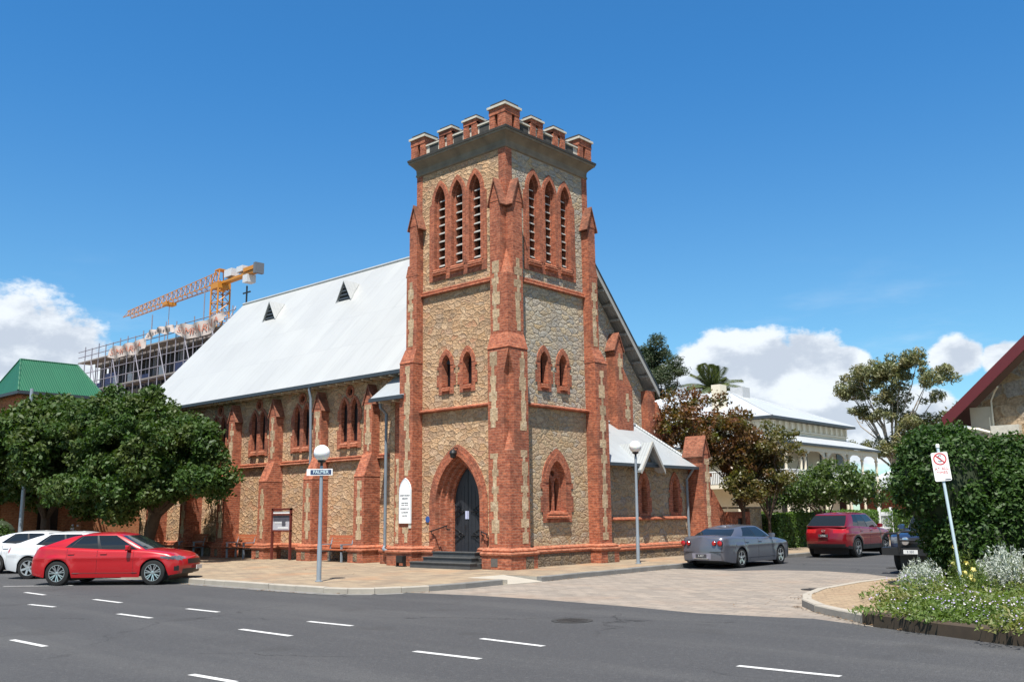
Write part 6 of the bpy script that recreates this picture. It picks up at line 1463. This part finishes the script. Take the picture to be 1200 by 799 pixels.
# big pear trees on the left
tree("street_tree", "big dark green leafy tree with leaning trunk behind the bright red sedan", (-3.0, 17.4, 0), [(-3.0, 17.4, 4.4, 3.0, 3.4, 2.0), (-3.0, 15.4, 4.3, 2.2, 2.2, 1.5), (-3.2, 19.8, 5.0, 2.8, 3.0, 2.1), (-2.6, 13.9, 3.2, 1.5, 1.9, 1.0), (-4.6, 17.4, 3.0, 1.8, 3.2, 1.2), (-2.8, 18.6, 5.9, 2.0, 2.2, 1.5), (-4.0, 20.5, 2.8, 1.8, 2.8, 1.1), (-4.4, 16.4, 2.5, 1.4, 2.4, .8)], 290, .55, 330, .095, LF_PEAR, BARK, .26, 1.9, seed=4, group="leafy street trees on the church footpath", lean=(.1, -.9), nl=14)
tree("street_tree", "dark green leafy tree behind the white sedans, farther than the leaning one", (-3.4, 26.0, 0), [(-3.4, 25.5, 5.0, 3.6, 3.6, 2.6), (-4.2, 23.0, 4.6, 2.4, 2.6, 2.0), (-3.0, 23.0, 3.6, 2.6, 2.2, 1.4), (-3.0, 28.0, 4.2, 3.0, 3.0, 2.2)], 230, .7, 290, .12, LF_PEAR, BARK, .24, 1.8, seed=9, group="leafy street trees on the church footpath", nl=10)
# bronze leafed tree and light green tree on the side street
tree("bronze_tree", "bronze and purple leafed street tree behind the grey sedan", (14.3, -.3, 0), [(14.0, 1.6, 5.5, 2.3, 2.2, 1.5), (14.4, .3, 4.5, 2.0, 1.8, 1.7), (14.8, -.2, 3.8, 1.6, 1.4, 1.4), (13.8, 2.2, 4.5, 1.5, 1.6, 1.3)], 170, .42, 120, .085, LF_RED, BARK, .09, 1.7, seed=12, nl=12, shell=.35)
tree("bronze_tree", "smaller olive and bronze street tree between the grey sedan and clipped hedge block", (15.2, -1.0, 0), [(15.0, -.9, 3.4, 1.3, 1.3, 1.5), (14.2, -.7, 2.6, 1.1, 1.1, .9), (15.9, -1.3, 4.3, 1.3, 1.2, 1.3)], 80, .36, 130, .075, leaf_mat("olive_leaf", (.075, .085, .022), (.12, .105, .03), (.13, .07, .03)), BARK, .07, 1.4, seed=13, nl=8, shell=.35)
tree("light_green_tree", "light green airy street tree above the roof of the deep red suv", (20.2, -1.3, 0), [(20.0, -1.2, 2.7, 2.1, 2.0, .95), (21.2, -2.6, 2.6, 1.8, 1.6, .8), (19.4, .2, 2.4, 1.7, 1.5, .8), (20.3, -1.6, 3.3, 1.4, 1.4, .6)], 130, .38, 120, .08, LF_LIGHT, BARK, .08, 1.2, seed=15, nl=10, shell=.3)
# gum tree, pine, palms
tree("gum_tree", "tall eucalyptus with pale bare limbs and sparse clumps against the sky", (71, 13.2, 0), [(72.2, 17.5, 13.9, 1.7, 2.4, 1.7), (71.5, 15.6, 15.0, 1.9, 1.7, 1.5), (71, 13.2, 14.6, 1.7, 1.9, 1.9), (70.6, 11.2, 15.3, 1.8, 1.6, 1.6), (70, 8.6, 14.0, 1.4, 2.0, 1.3), (71, 13.5, 11.6, 1.6, 2.4, 1.8), (71.5, 16.8, 10.9, 1.3, 1.5, 1.0), (70.8, 11.2, 9.7, 1.8, 2.2, 1.4), (71.4, 17.0, 7.6, 1.2, 1.8, .7), (70.4, 9.2, 11.9, .8, 1.3, .6), (71, 13, 7.7, 1.5, 3.2, 1.2)], 240, .62, 110, .20, LF_GUM, BARK_G, .23, 5.6, seed=21, nl=22, shell=.25, aspect=.3, lean=(.3, .6), flat=.8)
tree("gum_tree", "grey green bushy eucalyptus lower down between the tall one and the stone cottage", (74, 7.5, 0), [(74, 7.5, 9.5, 2.2, 3.0, 2.4), (74.5, 4.4, 10, 2, 2.4, 1.6), (74, 9.5, 7.5, 2.4, 2.6, 2)], 70, .9, 120, .22, LF_GUM, BARK_G, .25, 4, seed=22, nl=8, aspect=.35)
tree("pine_tree", "dark rounded pine behind the steep gable edge of the church", (55, 29.5, 0), [(54.4, 29.7, 17.2, 1.6, 2.0, 1.5), (54.2, 27.9, 14.9, 1.5, 1.7, 1.5), (54.0, 29.4, 14.0, 2.2, 2.6, 1.4), (54.4, 31.2, 16, 2, 2, 2.4), (54.2, 30, 12, 2, 2.2, 1.4)], 95, .75, 260, .16, LF_PINE, BARK, .3, 9, seed=25, nl=9, aspect=.25, shell=.2, flat=.7)
def palm(base, h, nf, L, label, mt, droop=.9, w=.55, seed=1, r=.28, sector=None):
    t = wthing("palm_tree", label, "palm", base); g = random.Random(seed); b = Vector(base)
    mb = MB(); mb.tube([tuple(b), tuple(b+Vector((0, 0, h*.5))), tuple(b+Vector((0, 0, h)))], [r*1.2, r, r*1.1], 10); mb.build("trunk", BARK, t)
    P = []; N = []; D = []; st = MB(); c = b+Vector((0, 0, h))
    for k in range(nf):
        az = 2*PI*k/nf+g.uniform(-.2, .2); el = g.uniform(.05, 1.25); d = Vector((math.cos(az)*math.cos(el), math.sin(az)*math.cos(el), math.sin(el))); LL = L*g.uniform(.8, 1.1); pts = []
        for i_ in range(9): s_ = i_/8; pts.append(c+d*LL*s_+Vector((0, 0, -droop*LL*s_*s_*.55*math.cos(el))))
        st.tube([tuple(p) for p in pts], [.035*(1-.8*i_/8)+.008 for i_ in range(9)], 4)
        for i_ in range(42):
            s_ = .10+.88*i_/42; j = min(7, int(s_*8)); p = pts[j].lerp(pts[j+1], s_*8-j); tan = (pts[j+1]-pts[j]).normalized(); side = tan.cross(Vector((0, 0, 1))).normalized(); up_ = side.cross(tan)
            for sg in (-1, 1):
                ld = (side*sg*.85+tan*.6-up_*.35+Vector((0, 0, -.15))).normalized(); ll = w*math.sin(PI*min(1, s_*1.05))**.5; P.append(tuple(p+ld*ll*.5)); N.append(tuple(up_)); D.append(tuple(ld))
    st.build("frond_rib", mt, t)
    D = np.array(D); n0 = len(P); off = np.array(base)
    a = D/np.linalg.norm(D, axis=1)[:, None]; Nn = np.array(N)+rng.normal(0, .15, (n0, 3)); bb = np.cross(Nn, a); bb /= np.linalg.norm(bb, axis=1)[:, None]; p = np.array(P)-off; s_ = w*.5
    v = np.stack([p-a*s_, p+bb*.032, p+a*s_, p-bb*.032], 1).reshape(-1, 3); me = bpy.data.meshes.new("frond"); me.from_pydata([tuple(q) for q in v], [], [(4*i_, 4*i_+1, 4*i_+2, 4*i_+3) for i_ in range(n0)]); me.materials.append(mt)
    o = bpy.data.objects.new("frond", me); COL.objects.link(o); o.parent = t; return t
palm((57.7, 25.6, 0), 13.2, 34, 3.5, "feathery palm rising behind the white roof and chimney of the verandah house", LF_PALM, 1.0, .75, 3)
palm((60, 5.2, 0), 5.2, 36, 2.9, "dark low palm beyond the verandah house, beside the tall shrub", leaf_mat("dark_palm", (.02, .035, .012), (.035, .055, .02), (.03, .045, .015), .1), 1.1, .7, 5)

def hedge_box(name, label, x0, x1, y0, y1, z1, n, leaf, mt, base=None, cat="hedge", group=None, round_=.12, core=None):
    t = wthing(name, label, cat, ((x0+x1)/2, (y0+y1)/2, 0), group=group); core = core or simple("hedge_core", (.016, .026, .008), .95)
    mb = MB(); k = .12; mb.rects([(0, x0+k, x1-k, y0+k, y1-k), (z1-.25, x0+k, x1-k, y0+k, y1-k), (z1-k, x0+k+.1, x1-k-.1, y0+k+.1, y1-k-.1)]); mb.build("shade_core", core, t)  # dark solid inside, standing in for shade between the leaves
    A = [(x1-x0)*(y1-y0)]+[(x1-x0)*z1]*2+[(y1-y0)*z1]*2; A = np.array(A)/sum(A); P = []; N = []
    for i_, a in enumerate(A):
        m_ = int(n*a); u = rng.random(m_); v = rng.random(m_); dep = rng.exponential(.05, m_)-.03
        if i_ == 0: p = np.stack([x0+(x1-x0)*u, y0+(y1-y0)*v, z1-dep], 1); nn = (0, 0, 1)
        elif i_ < 3: yy = (y0, y1)[i_-1]; s_ = (1, -1)[i_-1]; p = np.stack([x0+(x1-x0)*u, yy+s_*dep, z1*v], 1); nn = (0, -s_, .3)
        else: xx = (x0, x1)[i_-3]; s_ = (1, -1)[i_-3]; p = np.stack([xx+s_*dep, y0+(y1-y0)*u, z1*v], 1); nn = (-s_, 0, .3)
        P.append(p); N.append(np.tile(nn, (m_, 1)))
    P = np.concatenate(P); und = np.sin(P[:, 0]*2.1+P[:, 1]*1.3)*.05+np.sin(P[:, 1]*3.7+P[:, 2]*2.9)*.04; P = P+np.concatenate(N)*und[:, None]
    leaves("foliage", P, np.concatenate(N), leaf, mt, t, ((x0+x1)/2, (y0+y1)/2, 0), jit=.75); return t
hedge_box("clipped_hedge", "clipped square green hedge block beside the rear of the deep red suv", 17.1, 22.2, -.45, .8, 1.5, 15000, .05, LF_CLIP, group="clipped hedges along the far footpath")
hedge_box("clipped_hedge", "long low clipped hedge with bright top beyond the suv roof", 23.4, 46, -.35, .8, 1.55, 22000, .07, LF_CLIP, group="clipped hedges along the far footpath")
# tall shrub and hedge on the garden corner
def shrub_mass(name, label, env, base, nclump, rc, nleaf, leaf, mt, seed, core=True, cat="hedge", shell=.8, flat=.9, jit=.7):
    t = wthing(name, label, cat, base); P, N, C = canopy(env, nclump, rc, nleaf, flat, seed, shell)
    P[:, 2] = np.maximum(P[:, 2], .03)
    if core:
        mb = MB()
        for e in env:
            rg = []
            for k in range(9): ph = -PI/2+PI*k/8; rg.append([(e[0]+e[3]*.80*math.cos(ph)*math.cos(2*PI*j/14), e[1]+e[4]*.80*math.cos(ph)*math.sin(2*PI*j/14), max(-.05, e[2]+e[5]*.80*math.sin(ph))) for j in range(14)])
            mb.loft(rg, False)
        mb.build("shade_core", simple("hedge_core", (.016, .026, .008), .95), t)  # inner shade given as a dark solid under the foliage
    leaves("foliage", P, N, leaf, mt, t, base, jit=jit); return t
shrub_mass("tall_shrub", "tall dense dark green shrub rounded at the top beside the leaning parking sign", [(-.1, -13.0, 2.1, 1.30, 1.15, 1.40), (-.1, -13.45, .9, 1.2, .95, 1.0), (.9, -13.8, 1.8, 1.2, 1.2, 1.55)], (0, -13, 0), 430, .28, 150, .055, LF_HEDGE, 31, cat="shrub")
shrub_mass("tall_hedge", "long dark green hedge behind the silver bushes, below the stone cottage gable", [(.5, -14.8, 1.35, 1.1, 1.5, 1.35), (.3, -16.6, 1.3, 1.1, 1.6, 1.22), (.3, -18.5, 1.3, 1.1, 1.6, 1.25), (.2, -20.6, 1.3, 1.1, 1.6, 1.25), (.5, -14.2, 1.3, 1.1, 1.1, 1.45)], (0, -17, 0), 620, .28, 150, .055, LF_HEDGE, 33)
shrub_mass("far_bush", "dark green bushes between the brick cottage and the tall shrub", [(40, -8.5, 1.8, 3, 2.5, 2.4), (46, -7, 1.8, 4, 3, 2.2)], (42, -8, 0), 90, .6, 120, .12, LF_HEDGE, 35, cat="bush")
# flower bed
BED = [(-6.7, -13.9), (-5.4, -13.5), (-3.2, -12.7), (-1.2, -12.1), (2.6, -11.85), (2.8, -24), (-8.0, -24), (-7.9, -18), (-7.55, -16.4), (-7.0, -14.95)]
mb = MB(); mb.poly(BED, (), lambda u, v: (u, v, .03)); 
for a, b in zip(BED, BED[1:]+BED[:1]): mb.face([(*a, -.1), (*b, -.1), (*b, .03), (*a, .03)])
struct("garden_bed_soil", mb, SOIL)
mb = MB(); edge_ = [(-6.62, -13.50), (-6.79, -13.75), (-7.39, -14.9), (-7.94, -16.4), (-8.24, -19), (-8.34, -60)]; rg = []
for i_, a in enumerate(edge_):
    q = Vector((*edge_[min(i_+1, len(edge_)-1)], 0))-Vector((*edge_[max(i_-1, 0)], 0)); q.normalize(); nn_ = Vector((-q.y, q.x, 0)); rg.append([(a[0]+nn_.x*d_, a[1]+nn_.y*d_, z) for d_, z in ((0, -.3), (.01, .03), (.04, .055), (.20, .06), (.20, -.3))])
mb.loft(rg)
tag(mb.build("bed_edging", simple("shaded_timber_edge", (.05, .035, .022), .9, var=.4)), "low timber edging along the front of the flower bed, darkened as shaded by plants", "garden edging")  # the dark brown carries the shade of the overhanging plants
def in_poly(x, y, poly):
    c = False; j = len(poly)-1
    for i_ in range(len(poly)):
        xi, yi = poly[i_]; xj, yj = poly[j]
        if (yi > y) != (yj > y) and x < (xj-xi)*(y-yi)/(yj-yi)+xi: c = not c
        j = i_
    return c
INB = [(-6.75, -13.95), (-5.4, -13.7), (-3.7, -13.1), (-2.0, -13.0), (-1.6, -15), (-1.4, -24), (-8.35, -24), (-8.28, -18), (-8.0, -16.4), (-7.42, -14.9)]
P = []; N = []; D = []
Pw = []; Pp = []
gp = np.random.default_rng(77)
mnd = [(gp.uniform(-8, -1.6), gp.uniform(-23, -12.8), gp.uniform(.35, .85), gp.uniform(.16, .46)) for _ in range(230)]
mnd = [m_ for m_ in mnd if in_poly(m_[0], m_[1], INB)]
for (x, y, r_, h_) in mnd:
    front = (x < -6.2)
    h_ = min(h_, .34) if front else h_*(1.25 if x > -4.6 else 1.0)
    k = int(900*r_*r_)
    a = gp.uniform(0, 2*PI, k); q = r_*np.sqrt(gp.random(k)); z = h_*(1-(q/r_)**2*.8)*gp.uniform(.3, 1.05, k)
    px, py = x+q*np.cos(a), y+q*np.sin(a); P.append(np.stack([px, py, z+.03], 1)); N.append(np.stack([np.cos(a)*.5, np.sin(a)*.5, np.ones(k)*.6], 1))
    kf = int((60 if front else 22)*r_*r_*gp.uniform(.1, 2.2)); a = gp.uniform(0, 2*PI, kf); q = r_*np.sqrt(gp.random(kf)); f_ = np.stack([x+q*np.cos(a), y+q*np.sin(a), .06+h_*(1-(q/r_)**2*.8)*1.08], 1)
    (Pw if gp.random() < .35 else Pp).append(f_)
P = np.concatenate(P); N = np.concatenate(N)
leaves("bed_foliage", P, N, .045, LF_GRND, None, (0, 0, 0), aspect=.35, jit=.8, kind='stuff')
def flowers(name, pts, r_, mt):
    pts = np.concatenate(pts); leaves(name, pts, np.tile((-.3, -.2, .9), (len(pts), 1)), r_, mt, None, (0, 0, 0), aspect=.9, jit=.3, kind='stuff')
flowers("mauve_flowers", Pp, .016, FL_PURP); flowers("white_flowers", Pw, .016, FL_WHITE)
# silver bushes and rose bushes
def upright_bush(name, label, x, y, h, w, n, mt, leaf, seed, cat="bush", flower=None, nfl=0, group=None):
    t = wthing(name, label, cat, (x, y, 0), group=group); g = np.random.default_rng(seed); st = MB(); P = []; D = []
    for k in range(n):
        a = g.uniform(0, 2*PI); q = w*math.sqrt(g.random()); b0_ = Vector((x+q*.4*math.cos(a), y+q*.4*math.sin(a), 0)); e = Vector((x+q*math.cos(a), y+q*math.sin(a), h*g.uniform(.55, 1.08)*(1-.35*(q/w)**2)))
        m_ = b0_.lerp(e, .5)+Vector((0, 0, .05)); st.tube([tuple(b0_), tuple(m_), tuple(e)], [.007, .005, .002], 3, False)
        for i_ in range(26):
            s_ = .3+.7*i_/26; p = b0_.lerp(e, s_); P.append(tuple(p+Vector(g.normal(0, .018, 3)))); dd = (e-b0_).normalized()+Vector(g.normal(0, .6, 3)); D.append(tuple(dd))
    st.build("stem", mt, t); leaves("foliage", P, np.tile((0, 0, .2), (len(P), 1)), leaf, mt, t, (x, y, 0), aspect=.22, jit=1, long_dir=D)
    if flower:
        Pf = []; Nf = []
        for k in range(nfl):
            a = g.uniform(0, 2*PI); q = w*g.random(); c = np.array([x+q*math.cos(a), y+q*math.sin(a), h*g.uniform(.6, 1.05)]); 
            for _ in range(16): d = g.normal(0, 1, 3); d /= np.linalg.norm(d); Pf.append(c+d*.035); Nf.append(d)
        leaves("flower", Pf, Nf, .034, flower, t, (x, y, 0), aspect=.9, jit=.2)
    return t
sil = [(-2.3, -12.9, .60, .36, "small silver leafed bush at the tip of the bed beside the sandy paving"), (-2.1, -14.5, .95, .55, "silver leafed bush directly behind the leaning sign post"), (-1.9, -15.5, 1.15, .6, "tallest silver leafed bush, against the dark hedge"), (-1.9, -16.4, 1.1, .6, "silver leafed bush third from the leaning sign post"), (-1.8, -17.3, 1.0, .6, "rightmost silver leafed bush, below the hedge"), (-3.0, -13.25, .75, .4, "low silver leafed bush between the leaning sign post and the paving")]
for i_, (x, y, h, w, lb) in enumerate(sil): upright_bush("silver_bush", lb, x, y, h, w, int(330*w*w*2.2), LF_SILV, .042, 60+i_, group="silver leafed bushes in the flower bed")
ros = [(-3.9, -14.4, .62, .42, 5, "leafy rose bush with pale yellow blooms right behind the sign foot"), (-3.6, -15.6, .65, .45, 7, "rose bush with cream blooms among the silver bushes"), (-4.6, -16.8, .6, .5, 7, "rose bush with cream blooms, rightmost and nearest the kerb"), (-2.7, -13.95, .95, .35, 3, "tall rose stem with a large yellow bloom beside the sign post")]
for i_, (x, y, h, w, nf, lb) in enumerate(ros): upright_bush("rose_bush", lb, x, y, h, w, 70, LF_GRND, .040, 80+i_, flower=FL_YEL, nfl=nf, group="rose bushes in the flower bed")
# roses and shrubs glimpsed beyond the white cars
upright_bush("rose_bush", "pale rose bush on the footpath beyond the white car roof", -4.2, 21.2, 1.35, .5, 80, LF_GRND, .06, 91, flower=FL_WHITE, nfl=9)
shrub_mass("low_bush", "round green bush in front of the orange brick hall wall", [(-5.6, 25.3, 1.0, .8, .8, .8)], (-5.6, 25.3, 0), 30, .3, 90, .07, LF_PEAR, 37, cat="bush")
